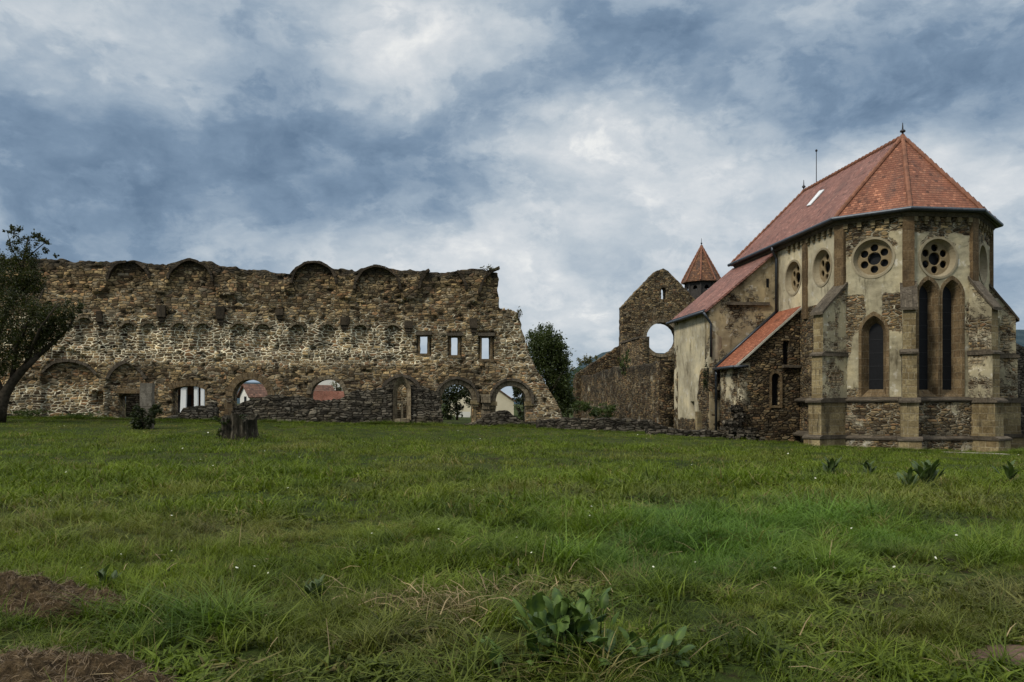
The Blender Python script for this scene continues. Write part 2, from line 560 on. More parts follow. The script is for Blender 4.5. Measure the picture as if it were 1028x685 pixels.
def tile_mat(name, c1, c2, c3, rows=.16, wid=.17, grime=.35):
    m, t = new_mat(name)
    uv = t.n('ShaderNodeUVMap', uv_map='UVMap').outputs[0]
    uvw = t.vm('ADD', uv, t.sc(t.vm('SUBTRACT', t.noise(uv, 1.5, 3, .6, 1), (.5, .5, .5)), (.03, .05, 0)))
    b = t.n('ShaderNodeTexBrick', {'Vector': uvw, 'Color1': (0, 0, 0, 1), 'Color2': (1, 1, 1, 1), 'Mortar': (.5, .5, .5, 1), 'Scale': 1.0,
                                   'Mortar Size': .012, 'Mortar Smooth': .2, 'Brick Width': wid, 'Row Height': rows})
    rnd = t.n('ShaderNodeSeparateColor', {0: b.outputs[0]}).outputs[0]
    y = t.n('ShaderNodeSeparateXYZ', {0: uvw}).outputs[1]
    fr = t.m('FRACT', t.m('DIVIDE', y, rows))
    col = t.ramp(rnd, [(0, tuple(c * .45 for c in c1)), (.07, c1), (.55, c2), (.92, c3), (1, tuple(min(1, c * 1.45) for c in c3))])
    col = t.mix(1.0, col, t.ramp(t.noise(uv, .8, 5, .65), [(.3, (.66, .66, .68)), (.7, (1.25, 1.22, 1.2))]), 'MULTIPLY')
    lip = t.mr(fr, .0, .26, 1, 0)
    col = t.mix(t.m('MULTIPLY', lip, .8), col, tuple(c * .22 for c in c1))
    col = t.mix(t.m('MULTIPLY', b.outputs[1], .15), col, tuple(c * .3 for c in c1))
    streak = t.noise(t.sc(uv, (1.6, .3, 1)), 1.0, 5, .65)
    col = t.mix(t.mr(streak, .48, .75, 0, grime), col, (.05, .035, .03))
    col = t.mix(t.mr(t.noise(uv, 4, 5, .7), .58, .72, 0, .5), col, (.17, .145, .11))
    col = t.mix(t.mr(t.noise(uv, .55, 6, .7), .52, .68, 0, .45), col, (.075, .05, .04))
    h = t.m('ADD', t.m('MULTIPLY', fr, -1.0), t.m('ADD', t.m('MULTIPLY', b.outputs[1], -.5), t.m('MULTIPLY', rnd, .35)))
    finish(t, col, .8, h, .03, .9, spec=.25)
    return m


def plain_mat(name, col, rough=.7, metal=0.0, var=.25, scale=6, spec=.4):
    m, t = new_mat(name)
    co = t.n('ShaderNodeTexCoord').outputs['Object']
    n = t.noise(co, scale, 4, .6)
    c = t.mix(1.0, (*col, 1), t.ramp(n, [(.3, (1 - var,) * 3), (.7, (1 + var,) * 3)]), 'MULTIPLY')
    finish(t, c, rough, n, .01, .4, spec, {'Metallic': metal})
    return m


def leaf_mat(name, c_dark, c_light, scale=.8, trans=.35):
    m, t = new_mat(name)
    tone = t.attr('tone')
    pos = t.n('ShaderNodeNewGeometry').outputs['Position']
    n = t.noise(pos, scale, 3, .6)
    f = t.m('ADD', t.m('MULTIPLY', tone, .6), t.m('MULTIPLY', t.m('SUBTRACT', n, .3), .9), clamp=True)
    col = t.mix(f, (*c_dark, 1), (*c_light, 1))
    d = t.n('ShaderNodeBsdfPrincipled', {'Base Color': col, 'Roughness': .55, 'Specular IOR Level': .3})
    tr = t.n('ShaderNodeBsdfTranslucent', {0: t.mix(1.0, col, (1.2, 1.25, .7), 'MULTIPLY')})
    mx = t.n('ShaderNodeMixShader', {0: trans, 1: d.outputs[0], 2: tr.outputs[0]})
    t.n('ShaderNodeOutputMaterial', {0: mx.outputs[0]})
    return m


M_RUIN = stone_mat('ruin_rubble', .37, .165, light=(.54, .49, .36), gain=1.62, dark=(.045, .034, .019), bump=.6)
M_LOW = stone_mat('low_rubble', .42, .15, gain=.72, light=(.26, .24, .19), stones=[(0, (.03, .026, .02)), (.3, (.09, .08, .062)), (.55, (.16, .14, .11)), (.8, (.22, .19, .145)), (1, (.10, .085, .06))], moss=.35, grime=.8)
M_APSE = stone_mat('apse_rubble_and_plaster', .36, .14, grime=.4, moss=.12, plaster=((.22, .19, .12), (.36, .32, .22)), light=(.42, .38, .28), gain=1.25)
M_WING = stone_mat('wing_dirty_plaster', .34, .14, grime=.8, moss=.2, light=(.25, .215, .15), plaster=((.22, .17, .095), (.36, .30, .19)))
M_SIDE = stone_mat('side_rubble_and_plaster', .34, .14, grime=.45, moss=.15, light=(.25, .215, .15), plaster=((.36, .31, .20), (.52, .46, .33)))
M_FACADE = stone_mat('facade_rubble', .4, .18, gain=1.3, grime=.55, light=(.27, .24, .17), moss=.15)
M_AISLE = stone_mat('aisle_rubble', .34, .15, gain=.95, strk=(5.5, .32), grime=.8, light=(.27, .25, .2), plaster=((.24, .21, .16), (.33, .30, .24)))
M_ASH = ashlar_mat('ashlar_sandstone')
M_BROWN = ashlar_mat('brown_sandstone', .55, .45, (.150, .106, .058), (.105, .072, .040), (.17, .13, .08), .65)
M_TRIM = ashlar_mat('window_sandstone', .32, .34, (.170, .125, .070), (.118, .083, .047), (.22, .18, .12), .6)
M_LEDGE = ashlar_mat('dark_weathered_stone', .8, .5, (.115, .098, .075), (.075, .064, .05), (.07, .06, .045), .8)
M_ARCH = ashlar_mat('grey_arch_stone', .32, .5, (.235, .20, .14), (.16, .13, .088), (.075, .06, .042), .5)
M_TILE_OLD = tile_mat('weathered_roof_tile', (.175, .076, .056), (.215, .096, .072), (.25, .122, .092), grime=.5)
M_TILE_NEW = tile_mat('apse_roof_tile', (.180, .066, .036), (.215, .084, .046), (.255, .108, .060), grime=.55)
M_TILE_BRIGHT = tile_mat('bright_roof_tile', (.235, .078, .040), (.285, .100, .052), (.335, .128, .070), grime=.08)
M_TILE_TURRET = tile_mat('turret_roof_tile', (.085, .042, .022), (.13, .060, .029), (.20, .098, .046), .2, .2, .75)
M_RIDGE = plain_mat('ridge_tile', (.19, .078, .042), .8, var=.4, scale=3)
M_LEAD = plain_mat('dark_lead', (.055, .062, .072), .42, .6, .25)
M_DARKST = ashlar_mat('black_weathered_stone', .8, .5, (.075, .06, .042), (.045, .037, .027), (.04, .034, .025), .85)
M_IRON = plain_mat('black_iron', (.02, .02, .022), .55, .4)
M_GLASS = plain_mat('dark_leaded_glass', (.006, .006, .007), .45, 0, .3, 9, .2)
M_WOOD = plain_mat('weathered_black_wood', (.035, .03, .026), .85, 0, .4, 5)
# ------------------------------------------------------------------ ruined east range (left wall)
WL = Plane((0, 46.0), (0.993, 0.117))


def arch_ring(mb, pl, q, z, r0, r1, off, depth, a0=0.0, a1=math.pi, n=11, gap=.06, step=3, seed=0, skip=0.0):
    """voussoirs from angle a0 to a1 (measured from the right, anticlockwise)"""
    for k in range(n):
        if skip and random.Random(seed * 37 + k).random() < skip:
            continue
        b0 = a0 + (a1 - a0) * (k + gap * .5) / n
        b1 = a0 + (a1 - a0) * (k + 1 - gap * .5) / n
        j = random.Random(seed * 100 + k).uniform(-.02, .03)
        inner = [(q + r0 * math.cos(b0 + (b1 - b0) * i / step), z + r0 * math.sin(b0 + (b1 - b0) * i / step)) for i in range(step + 1)]
        outer = [(q + (r1 + j) * math.cos(b0 + (b1 - b0) * i / step), z + (r1 + j) * math.sin(b0 + (b1 - b0) * i / step)) for i in range(step + 1)]
        poly = inner + outer[::-1]
        fr = [pl.pt(a, b, off + j * .6) for a, b in poly]
        mb.loft(fr, [p - pl.n * depth for p in fr], True, True)


def pbox(mb, pl, q0, q1, z0, z1, o0, o1):
    c = pl.pt((q0 + q1) / 2, (z0 + z1) / 2, (o0 + o1) / 2)
    mb.box(c, pl.h * (q1 - q0) / 2, pl.n * (o1 - o0) / 2, Vector((0, 0, (z1 - z0) / 2)))


def frame_splay(name, pl, outer, inner, o_out, o_in, mat, parent):
    mb = MB()
    mb.loft([pl.pt(a, b, o_out) for a, b in outer], [pl.pt(a, b, o_in) for a, b in inner])
    return mb.build(name, mat, parent)


S = 0.0575           # metres per photo pixel near the wall's centre


def mpx(px):
    return WL.dep(px) / F_PX


TOP = [(-80, 258), (-20, 259), (40, 260.5), (62, 260), (75, 263), (100, 263.5), (122, 262.5), (138, 263), (160, 265.5), (171, 266), (180, 263), (205, 262.5),
       (213, 264), (222, 268.5), (240, 269.5), (262, 271), (279, 274), (291, 275), (297, 269), (306, 264.5), (316, 263.5), (327, 265.5), (335, 270), (342, 271),
       (358, 272), (364, 269.5), (378, 268.3), (393, 270), (402, 272), (412, 271), (425, 273), (440, 274), (455, 273), (470, 271), (486, 271), (499.5, 274)]
tq = np.array([WL.q(p) for p, _ in TOP])
tz = np.array([WL.z(p, y) for p, y in TOP])
EDGE = [(274, 499.6), (309, 500.5), (311, 513), (314, 519.5), (326, 523.5), (338, 526), (355, 531), (377, 542), (399, 555), (414, 563), (424, 567)]
ez = np.array([WL.z(p, y) for y, p in EDGE])[::-1]
eq = np.array([WL.q(p) for y, p in EDGE])[::-1]
# a flat step at row 310: the outline is walked as right limit by height


def wall_open(q, z):
    g = np.full(np.shape(q), 9.0)

    def add(a):
        nonlocal g
        g = np.minimum(g, a)
    qq, zz = WL.qz, WL.z
    jag = .05 * vn(q * 4, z * 4, 31)
    add(seg_sdf(q, z, WL.q(131.5), WL.z(131, 398), 11.5 * mpx(131), -1, .12) + jag)
    add(seg_sdf(q, z, WL.q(189.5), WL.z(189, 391.5), 16 * mpx(189), -1, .22) + jag)
    add(arch_sdf(q, z, WL.q(251.5), 17 * mpx(251), -1, WL.z(251, 398)))
    add(arch_sdf(q, z, WL.q(329), 16.5 * mpx(329), -1, WL.z(329, 397.5)))
    add(arch_sdf(q, z, WL.q(403.5), 7.5 * mpx(403), WL.z(403, 421), WL.z(403, 393), .9))
    add(arch_sdf(q, z, WL.q(458.5), 15.5 * mpx(458), -1, WL.z(458, 401.5)))
    add(arch_sdf(q, z, WL.q(513), 15.5 * mpx(513), -1, WL.z(513, 403)))
    for (a, b, t0, t1) in ((422, 429, 337, 355), (453.3, 460, 338, 356.5), (484, 492.3, 338, 360.3)):
        add(box_sdf(q, z, WL.q(a), WL.q(b), WL.z(a, t1), WL.z(a, t0)) + jag * .6)
    add(box_sdf(q, z, WL.q(93), WL.q(102), WL.z(97, 406), WL.z(97, 395)) + .0 + jag) if False else None
    return g


def wall_F(q, z):
    top = np.interp(q, tq, tz) + .10 * vn(q * 2.6, q * 0, 5) + .07 * vn(q * 6.5, q * 0, 6)
    lim = np.interp(z, ez, eq) + .12 * vn(z * 2.2, z * 0, 8) + .08 * vn(z * 5, z * 0, 9)
    f = np.maximum(np.minimum(z - top, 9), q - lim)
    return np.maximum(f, -wall_open(q, z))


LUN = [(68, 284, 20), (131, 284, 20), (192.5, 283.5, 20.5), (315.5, 286, 21.5), (379, 291, 22), (444.5, 292, 23), (508, 296, 26)]
NICHE = [85, 129.5, 149, 180, 203.5, 240, 264, 299, 329, 362, 395]


def wall_relief(q, z):
    r = .09 * fbm(q * 1.1, z * 1.6, 40) + .06 * vn(q * 4.5, z * 8, 44)
    pit = vn(q * 3.1, z * 5.5, 46) + .5 * vn(q * 7, z * 11, 47)
    r = r - .16 * bump01(pit, .36, .48)
    # springers left between the vault lunettes
    ins = np.full(q.shape, 9.0)
    for px, py, rr in LUN:
        c, zc, rad = WL.q(px), WL.z(px, py), rr * mpx(px)
        ins = np.minimum(ins, np.where(z > zc, circ_sdf(q, z, c, zc, rad), np.abs(q - c) - rad - (zc - z) * .45))
    zlow = np.interp(q, [WL.q(60), WL.q(500)], [WL.z(60, 293), WL.z(500, 304)])
    keep = ((q > WL.q(80)) & (q < WL.q(240))) | (q > WL.q(285))
    r = r + np.where((ins > 0) & (z > zlow) & keep, .19, 0)
    for px in NICHE:
        c = WL.q(px)
        py0, py1 = (326, 351) if px > 110 else (321, 346)
        zt = WL.z(px, py0 + (px - 200) * .008)
        hw = 7.6 * mpx(px)
        g = arch_sdf(q, z, c, hw, WL.z(px, py1), zt - hw * .75, .55)
        r = np.where(g < 0, r - .17, r)
    for (a, b, t0, t1) in ((419, 432.5, 333, 357), (450, 463.5, 333, 358.5), (481, 496, 333, 362)):
        r = np.where(box_sdf(q, z, WL.q(a), WL.q(b), WL.z(a, t1), WL.z(a, t0)) < 0, r - .3, r)
    r = np.where(box_sdf(q, z, WL.q(92), WL.q(103), WL.z(97, 407), WL.z(97, 394)) < 0, r - .5, r)
    # blind arch at the left, slightly set back
    g = arch_sdf(q, z, WL.q(69), 24 * mpx(69), -2, WL.z(69, 380), .62)
    r = np.where(g < 0, r - .16, r)
    g = arch_sdf(q, z, WL.q(127), 19 * mpx(127), -2, WL.z(127, 390), .7)
    r = np.where(g < 0, r - .14, r)
    # long set-off below the niches, where a floor met the wall
    r = r + .07 * (z < np.interp(q, [WL.q(0), WL.q(500)], [WL.z(0, 361), WL.z(500, 366)]))
    # battered, thicker foot at the right end
    return r + .35 * bump01(q, WL.q(520), WL.q(560)) * bump01(-z, -6, 0)


def w_mortar(q, z):
    band = bump01(z, WL.z(250, 372), WL.z(250, 358)) * (1 - bump01(z, WL.z(250, 330), WL.z(250, 312)))
    lft = 1 - bump01(q, WL.q(360), WL.q(470))
    low = 1 - bump01(z, WL.z(50, 392), WL.z(50, 380))
    m = .28 + .50 * band * (.35 + .65 * lft) + .45 * low * (1 - bump01(q, WL.q(90), WL.q(125)))
    m += .2 * bump01(q, WL.q(495), WL.q(510))
    for px in NICHE:
        g = np.abs(arch_sdf(q, z, WL.q(px), 7.6 * mpx(px), WL.z(px, 352), WL.z(px, 331), .55))
        m = m + .9 * (g < .13) * (z < WL.z(px, 330))
    top = bump01(z, WL.z(250, 300), WL.z(250, 285))
    return m - .25 * top


def w_stain(q, z):
    top = np.interp(q, tq, tz)
    s = .75 * bump01(z, top - .75, top - .05) * (q < WL.q(499))
    foot = 1 - bump01(z, 1.0, 2.2)
    s = s + .3 * foot
    lim = np.interp(z, ez, eq)
    return s + .02 + .12 * bump01(z, WL.z(250, 300), WL.z(250, 285)) + .25 * bump01(q, lim - .5, lim)


rw = thing('ruined_wall', 'long roofless rubble wall of the ruined abbey range with arched openings and blind niches', 'ruin', (-14, 44.3, .6))
panel('wall', WL, WL.q(-75), WL.q(569), -.3, 10.4, .075, wall_F, 1.0, M_RUIN, rw, wall_relief, {'mortar': w_mortar, 'stain': w_stain})

# scars of the vault arches along the top
for i, (px, py, rr) in enumerate(LUN):
    if i < 1:
        continue
    c, zc, rad = WL.q(px), WL.z(px, py), rr * mpx(px)
    spans = {1: [(.2, 1.2), (1.7, 3.0)], 2: [(.05, 3.05)], 3: [(.0, 3.14)], 4: [(0, 3.14)], 5: [(.05, .95), (2.15, 3.1)], 6: [(1.85, 3.1)]}[i]
    for a0, a1 in spans:
        mb = MB()
        arch_ring(mb, WL, c, zc, rad - .02, rad + .11, .31, .31, a0, a1, max(4, int((a1 - a0) * 6)), .05, 3, i, .0)
        mb.build('vault_arch', M_DARKST, rw, jitter=.05)
# corbels of dark stone
for (a, b, y0, y1) in ((96, 105, 311, 324), (157, 168, 305, 320), (216, 227, 306, 322), (276, 286, 309, 318), (341, 352, 317, 328), (405, 416, 320, 330), (470, 480, 318, 331)):
    mb = MB()
    q0, q1 = WL.q(a + 1.2), WL.q(b - 1.2)
    z0, z1 = WL.z(a, y1 - 1), WL.z(a, y0 + 2)
    pbox(mb, WL, q0, q1, z0, z1, -.2, .20)
    pbox(mb, WL, q0 + .05, q1 - .05, z0 - .20, z0 - .01, -.2, .13)
    pbox(mb, WL, q0 + .13, q1 - .13, z0 - .34, z0 - .21, -.2, .09)
    mb.build('corbel', M_DARKST, rw, jitter=.05)
# hoods over the blind niches
for k, px in enumerate(NICHE):
    c = WL.q(px)
    zt = WL.z(px, (326 if px > 110 else 321) + (px - 200) * .008)
    hw = 7.6 * mpx(px)
    mb = MB()
    arch_ring(mb, WL, c, zt - hw * .8, hw - .02, hw + .10, .05 + .05 * (k % 2), .25, .45, 2.7, 7, .06, 2, k)
    mb.build('niche_arch', M_ARCH, rw, jitter=.02)
# small upper windows: ochre frames and sills
for (a, b, t0, t1) in ((422, 429, 337, 355), (453.3, 460, 338, 356.5), (484, 492.3, 338, 360.3)):
    q0, q1, z0, z1 = WL.q(a), WL.q(b), WL.z(a, t1), WL.z(a, t0)
    mb = MB()
    pbox(mb, WL, q0 - .13, q0 - .01, z0, z1 + .02, -.6, -.10)
    pbox(mb, WL, q1 + .01, q1 + .13, z0, z1 + .02, -.6, -.10)
    pbox(mb, WL, q0 - .18, q1 + .18, z0 - .16, z0 - .005, -.6, .02)
    fr = mb.build('window_frame', M_TRIM, rw, jitter=.015)
    mb = MB()
    pbox(mb, WL, q0 - .25, q1 + .25, z1 + .03, z1 + .22, -.5, .10)
    mb.build('lintel', M_LEDGE, rw, jitter=.02)
# ground-floor arches
mb = MB()
arch_ring(mb, WL, WL.q(189.5), WL.z(189, 391.5) - 1.9, 2.12, 2.42, .10, .5, math.pi / 2 - .46, math.pi / 2 + .46, 11, .08, 2, 1)
mb.build('segmental_arch', M_TRIM, rw, jitter=.02)
mb = MB()
pbox(mb, WL, WL.q(118), WL.q(145), WL.z(131, 398) + .16, WL.z(131, 398) + .42, -.5, .06)
mb.build('lintel', M_TRIM, rw, jitter=.02)
mb = MB()
for sgn in (0, 1):
    cx = WL.q(127) + (-1 if sgn else 1) * .42
    arch_ring(mb, WL, cx, WL.z(127, 390), 1.42, 1.60, .10, .2, (.35 if sgn else 1.87), (1.27 if sgn else 2.8), 6, .06, 2, 5 + sgn)
mb.build('relieving_arch', M_LEDGE, rw, jitter=.02)
mb = MB()
arch_ring(mb, WL, WL.q(69), WL.z(69, 393), 1.62, 1.76, .14, .25, .55, 2.5, 10, .06, 2, 8)
mb.build('relieving_arch', M_LEDGE, rw, jitter=.03)
mb = MB()
arch_ring(mb, WL, WL.q(251.5), WL.z(251, 398), 17 * mpx(251), 23.5 * mpx(251), .12, .6, .0, math.pi, 13, .06, 2, 11)
pbox(mb, WL, WL.q(251.5) - 17 * mpx(251) - .42, WL.q(251.5) - 17 * mpx(251), 0, WL.z(251, 398.5), -.4, .08)
mb.build('arch', M_TRIM, rw, jitter=.02)
mb = MB()
arch_ring(mb, WL, WL.q(329), WL.z(329, 397.5), 16.5 * mpx(329), 20.5 * mpx(329), .10, .6, .1, 3.04, 15, .08, 2, 12)
mb.build('arch', M_ARCH, rw, jitter=.02)
for px, py, rr, sd in ((458.5, 401.5, 15.5, 21), (513, 403, 15.5, 25)):
    c, zc, m = WL.q(px), WL.z(px, py), mpx(px)
    mb = MB()
    arch_ring(mb, WL, c, zc, rr * m, (rr + 4.6) * m, .14, .7, 0, math.pi, 13, .05, 2, sd)
    ar = mb.build('arch', M_ARCH, rw, jitter=.012)
    mb = MB()
    arch_ring(mb, WL, c, zc, (rr + 4.9) * m, (rr + 7.2) * m, .30, .4, -.12, math.pi + .12, 14, .03, 2, sd + 1)
    mb.build('hood_mould', M_LEDGE, ar, jitter=.015)
    for sgn in (-1, 1):
        mb = MB()
        q0 = c + sgn * (rr * m + .16)
        mb.lathe(WL.pt(q0, 0, -.05), [(.2, -.1), (.2, .35), (.14, .45), (.14, zc - .42)], 10)
        pbox(mb, WL, q0 - .24, q0 + .24, zc - .26, zc - .01, -.3, .24)
        pbox(mb, WL, q0 - .18, q0 + .18, zc - .41, zc - .27, -.25, .17)
        mb.build('column', M_ASH, ar, jitter=.01)
mb = MB()
arch_ring(mb, WL, WL.q(403), WL.z(403, 397.5), 18.3 * mpx(403), 21.5 * mpx(403), .32, .5, .45, 2.7, 11, .03, 2, 31)
mb.build('hood_mould', M_LEDGE, rw, jitter=.02)
mb = MB()
arch_ring(mb, WL, WL.q(403), WL.z(403, 397.5), 13.4 * mpx(403), 18.0 * mpx(403), .20, .4, .5, 2.64, 9, .05, 2, 33)
mb.build('arch', M_ARCH, rw, jitter=.02)
mb = MB()
pbox(mb, WL, WL.q(482.5), WL.q(492), WL.z(487, 404.5), WL.z(487, 396), -.2, .42)
pbox(mb, WL, WL.q(484), WL.q(491), WL.z(487, 411), WL.z(487, 405), -.2, .30)
pbox(mb, WL, WL.q(483), WL.q(492), -.1, WL.z(487, 412), -.2, .24)
mb.build('pier', M_ARCH, rw, jitter=.02)

# low broken walls in front of the range and towards the church


def low_wall(name, label, pts, off, base, thick, mat=M_LOW, open_fn=None, cell=.07, n0=0, attrs=None, group='low broken rubble walls along the ruin'):
    """pts: (px, py) of the broken top edge, read in the plane WL moved off metres towards the field"""
    p0 = WL.pt(0, 0, off)
    pl = Plane((p0.x, p0.y), WL.h)
    q = np.array([pl.q(p) for p, _ in pts])
    z = np.array([pl.z(p, y) for p, y in pts])

    def Ff(a, b):
        f = b - (np.interp(a, q, z) + .10 * vn(a * 3.1, a * 0, 60 + n0) + .07 * vn(a * 7.3, a * 0, 61 + n0))
        return np.maximum(f, -open_fn(pl, a, b)) if open_fn else f
    root = thing(name, label, 'low wall', tuple(pl.pt((q[0] + q[-1]) / 2, base + .2)), group)
    panel('wall', pl, q[0], q[-1], base, z.max() + .4, cell, Ff, thick, mat, root,
          lambda a, b: .07 * fbm(a * 1.3, b * 2, 70 + n0) + .07 * vn(a * 5, b * 9, 71 + n0),
          attrs or {'mortar': lambda a, b: a * 0 + .12, 'stain': lambda a, b: a * 0 + .12})
    return root, pl


def niche_open(pl, a, b):
    return arch_sdf(a, b, pl.q(403.5), 9.0 * pl.dep(403) / F_PX, pl.z(403, 422), pl.z(403, 392.5), .95)


low_wall('low_wall', 'short stub of dark rubble wall below the opening with white posts', [(163, 421), (169, 418), (181, 414), (184, 409.5), (196, 408.5), (209, 407), (210, 403.5), (216.5, 403.5), (217.5, 421)], 1.0, .1, .5, n0=1)
lw, lp = low_wall('low_wall', 'tall dark rubble wall with a narrow stone lancet window before the main ruin',
                  [(232, 419), (234, 409), (248, 402), (272, 397), (300, 396.8), (316, 402), (332, 402), (341, 400), (351, 394), (363, 392), (372, 391), (383, 388), (392, 386),
                   (414, 386), (421, 388), (430, 391), (441, 393), (443, 410), (445, 425)], 1.1, -.1, .55, open_fn=niche_open, n0=2)
# lancet frame in it: jambs, head, transom and two little lights below
m_ = lp.dep(403) / F_PX
cq = lp.q(403.5)
out = arch_poly(cq, 9.0 * m_, lp.z(403, 422), lp.z(403, 392.5), .95)
inn = arch_poly(cq, 4.6 * m_, lp.z(403, 420), lp.z(403, 393.5), .95)
fr = frame_splay('lancet_frame', lp, out, inn, .10, -.22, M_ARCH, lw)
mb = MB()
pbox(mb, lp, cq - 4.8 * m_, cq + 4.8 * m_, lp.z(403, 405), lp.z(403, 403), -.34, -.18)
pbox(mb, lp, cq - .06, cq + .06, lp.z(403, 420), lp.z(403, 405), -.33, -.19)
pbox(mb, lp, cq - 7.5 * m_, cq + 7.5 * m_, lp.z(403, 424), lp.z(403, 420.5), -.4, .12)
mb.build('mullion', M_ARCH, fr)
low_wall('low_wall', 'heap-like stub of dark rubble wall across the feet of the two round arches',
         [(444, 427), (452, 426), (470, 426), (477, 424.5), (482, 421), (488, 416), (495, 414), (500, 413), (508, 411.5), (512, 414), (517, 418.5), (522, 421), (527, 423.5), (541, 424), (563, 424)],
         1.4, -.3, .7, n0=3)
low_wall('low_wall', 'long knee-high rubble wall across the gap before the roofless nave', [(540, 422.5), (552, 421), (560, 420.5), (586, 420), (605, 420.8), (618, 420), (640, 421), (653, 422.5), (660, 425), (671, 429), (684, 431.5)], 3.2, -.5, .8, n0=4)
low_wall('low_wall', 'lowest rubble wall along the foot of the church chapel', [(652, 431), (670, 432), (683, 431.5), (705, 432), (729, 433.5), (750, 434), (772, 433.5), (800, 436), (818, 437)], 5.5, -.8, .8, n0=5)

# ------------------------------------------------------------------ church
A = Vector((-.117, .993, 0)).normalized()      # along the church, away from the apse
SO = Vector((A.y * -1, A.x, 0))                # towards the cloister (left in view)
pB, pC, pD, pE = Vector((15.57, 37.85, 0)), Vector((17.91, 36.0, 0)), Vector((21.1, 36.38, 0)), Vector((23.42, 39.0, 0))
LS = 12.1
pSW = pB + A * LS
pNW = pE + A * (pSW - pE).dot(A)
ZE, Z0, ZST = 10.25, -1.2, 1.80
ch = thing('church', 'tall apse and choir of the abbey church with steep red tiled roof and side chapel', 'church', (18.5, 41, -.45))
PS, PSE, PEA, PNE = Plane(pSW, -A), Plane(pB, pC - pB), Plane(pC, pD - pC), Plane(pD, pE - pD)
PN, PW = Plane(pE, A), Plane(pNW, pSW - pNW)
LSE, LE, LNE = (pC - pB).length, (pD - pC).length, (pE - pD).length
CELL = .07


def plinth(q, z):
    return .02 * fbm(q * 2, z * 3, 80) + .03 * vn(q * 6, z * 11, 81) + np.where(z < ZST, .20, 0) + np.where(z < .06, .14, 0)


def rose(pl, px, py, r_out=.90, r_in=.72, glow=False):
    """round window: opening sdf centre, and later its parts"""
    return pl.q(px), pl.z(px, py), r_out, r_in


ROSES = {'SE': (PSE, 876.3, 259), 'E': (PEA, 941.8, 259), 'NE': (PNE, 987.0, 262), 'S1': (PS, 796.5, 279), 'S2': (PS, 825.5, 268.5)}
RC = {k: (p.q(a), p.z(a, b)) for k, (p, a, b) in ROSES.items()}
RC['NE'] = (LNE * .5, RC['E'][1])
RO = .86
# lancets: plane, centre px, outer half width, sill row, apex row
LANC = [(PSE, 877.2, 11.6, 398.5, 317), (PEA, 931.8, 9.2, 399, 281), (PEA, 955.6, 9.5, 399, 281)]


def lanc_geo(pl, px, hw_px, y0, y1):
    m = pl.dep(px) / F_PX
    cq, hw = pl.q(px), hw_px * m
    if pl is PEA:
        hw *= 1.12
    za, zb = pl.z(px, y0), pl.z(px, y1)
    Rr = 2 * hw * .8
    return cq, hw, za, zb - math.sqrt(Rr * Rr - (Rr - hw) ** 2)


LG = [(p, *lanc_geo(p, a, b, c, d)) for p, a, b, c, d in LANC]


def face_F(pl, keys, L):
    def Ff(q, z):
        g = np.full(q.shape, 9.0)
        for k in keys:
            g = np.minimum(g, circ_sdf(q, z, *RC[k], RO))
        for p, cq, hw, za, zs in LG:
            if p is pl:
                g = np.minimum(g, arch_sdf(q, z, cq, hw, za, zs, .8))
        return np.maximum(z - ZE, -g)
    return Ff


def pl_se(q, z):
    a = np.full(q.shape, 1.0)
    dq = np.abs(q - RC['SE'][0])
    a -= 1.0 * bump01(z, 9.25, 9.7) * (1 - .3 * bump01(q, 1.9, 2.6))
    ring = np.hypot(q - RC['SE'][0], z - RC['SE'][1])
    a -= .8 * (1 - bump01(ring, 1.05, 1.35)) * bump01(z, RC['SE'][1], RC['SE'][1] + .7)
    a -= .6 * (1 - bump01(q, .5, .9)) * bump01(z, 8.1, 8.8)
    band = bump01(z, 4.55, 5.3) * (1 - bump01(z, 6.5, 6.95))
    a -= 1.0 * band * np.maximum(1 - bump01(q, 1.0, 1.25), bump01(q, 1.75, 2.0))
    a -= .9 * bump01(z, 3.4, 4.2) * (1 - bump01(z, 5.0, 5.4)) * (1 - bump01(q, .35, .75))
    a -= .7 * (1 - bump01(z, 2.1, 2.7)) * (1 - bump01(q, .9, 1.3))
    return np.where(z < ZST, .30 + .12 * np.sin(q * 2.3), a)


def pl_e(q, z):
    a = np.full(q.shape, 1.0)
    a -= 1.0 * bump01(z, 9.15, 9.6)
    ring = np.hypot(q - RC['E'][0], z - RC['E'][1])
    a -= .55 * (1 - bump01(ring, 1.0, 1.3)) * bump01(z, RC['E'][1], RC['E'][1] + .7)
    a -= .75 * bump01(z, 4.6, 5.0) * (1 - bump01(z, 6.0, 6.5)) * bump01(q, 2.65, 2.9)
    a -= .3 * bump01(q, 2.3, 2.8) * bump01(z, 7.2, 7.8)
    return np.where(z < ZST, .28 + .12 * np.sin(q * 2.9 + 1), a)


def pl_s(q, z):
    a = np.full(q.shape, 1.08)
    a -= .25 * (1 - bump01(z, 7.0, 7.8))
    return np.where(z < 6.6, -.4, a)


mort_a = lambda q, z: np.where(z < ZST, .45, .55) + 0 * q
stain_a = lambda q, z: .06 + .35 * (1 - bump01(z, -.3, .6)) + .25 * np.exp(-((z - 1.95) / .25) ** 2) + .2 * bump01(z, 9.9, 10.2)
panel('wall', PS, 0, LS, Z0, ZE, CELL, face_F(PS, ('S1', 'S2'), LS), .8, M_SIDE, ch, lambda q, z: .02 * fbm(q * 2, z * 3, 82), {'plaster': pl_s, 'mortar': mort_a, 'stain': stain_a})
panel('wall', PSE, 0, LSE, Z0, ZE, CELL, face_F(PSE, ('SE',), LSE), .8, M_APSE, ch, plinth, {'plaster': pl_se, 'mortar': mort_a, 'stain': stain_a})
panel('wall', PEA, 0, LE, Z0, ZE, CELL, face_F(PEA, ('E',), LE), .8, M_APSE, ch, plinth, {'plaster': pl_e, 'mortar': mort_a, 'stain': stain_a})
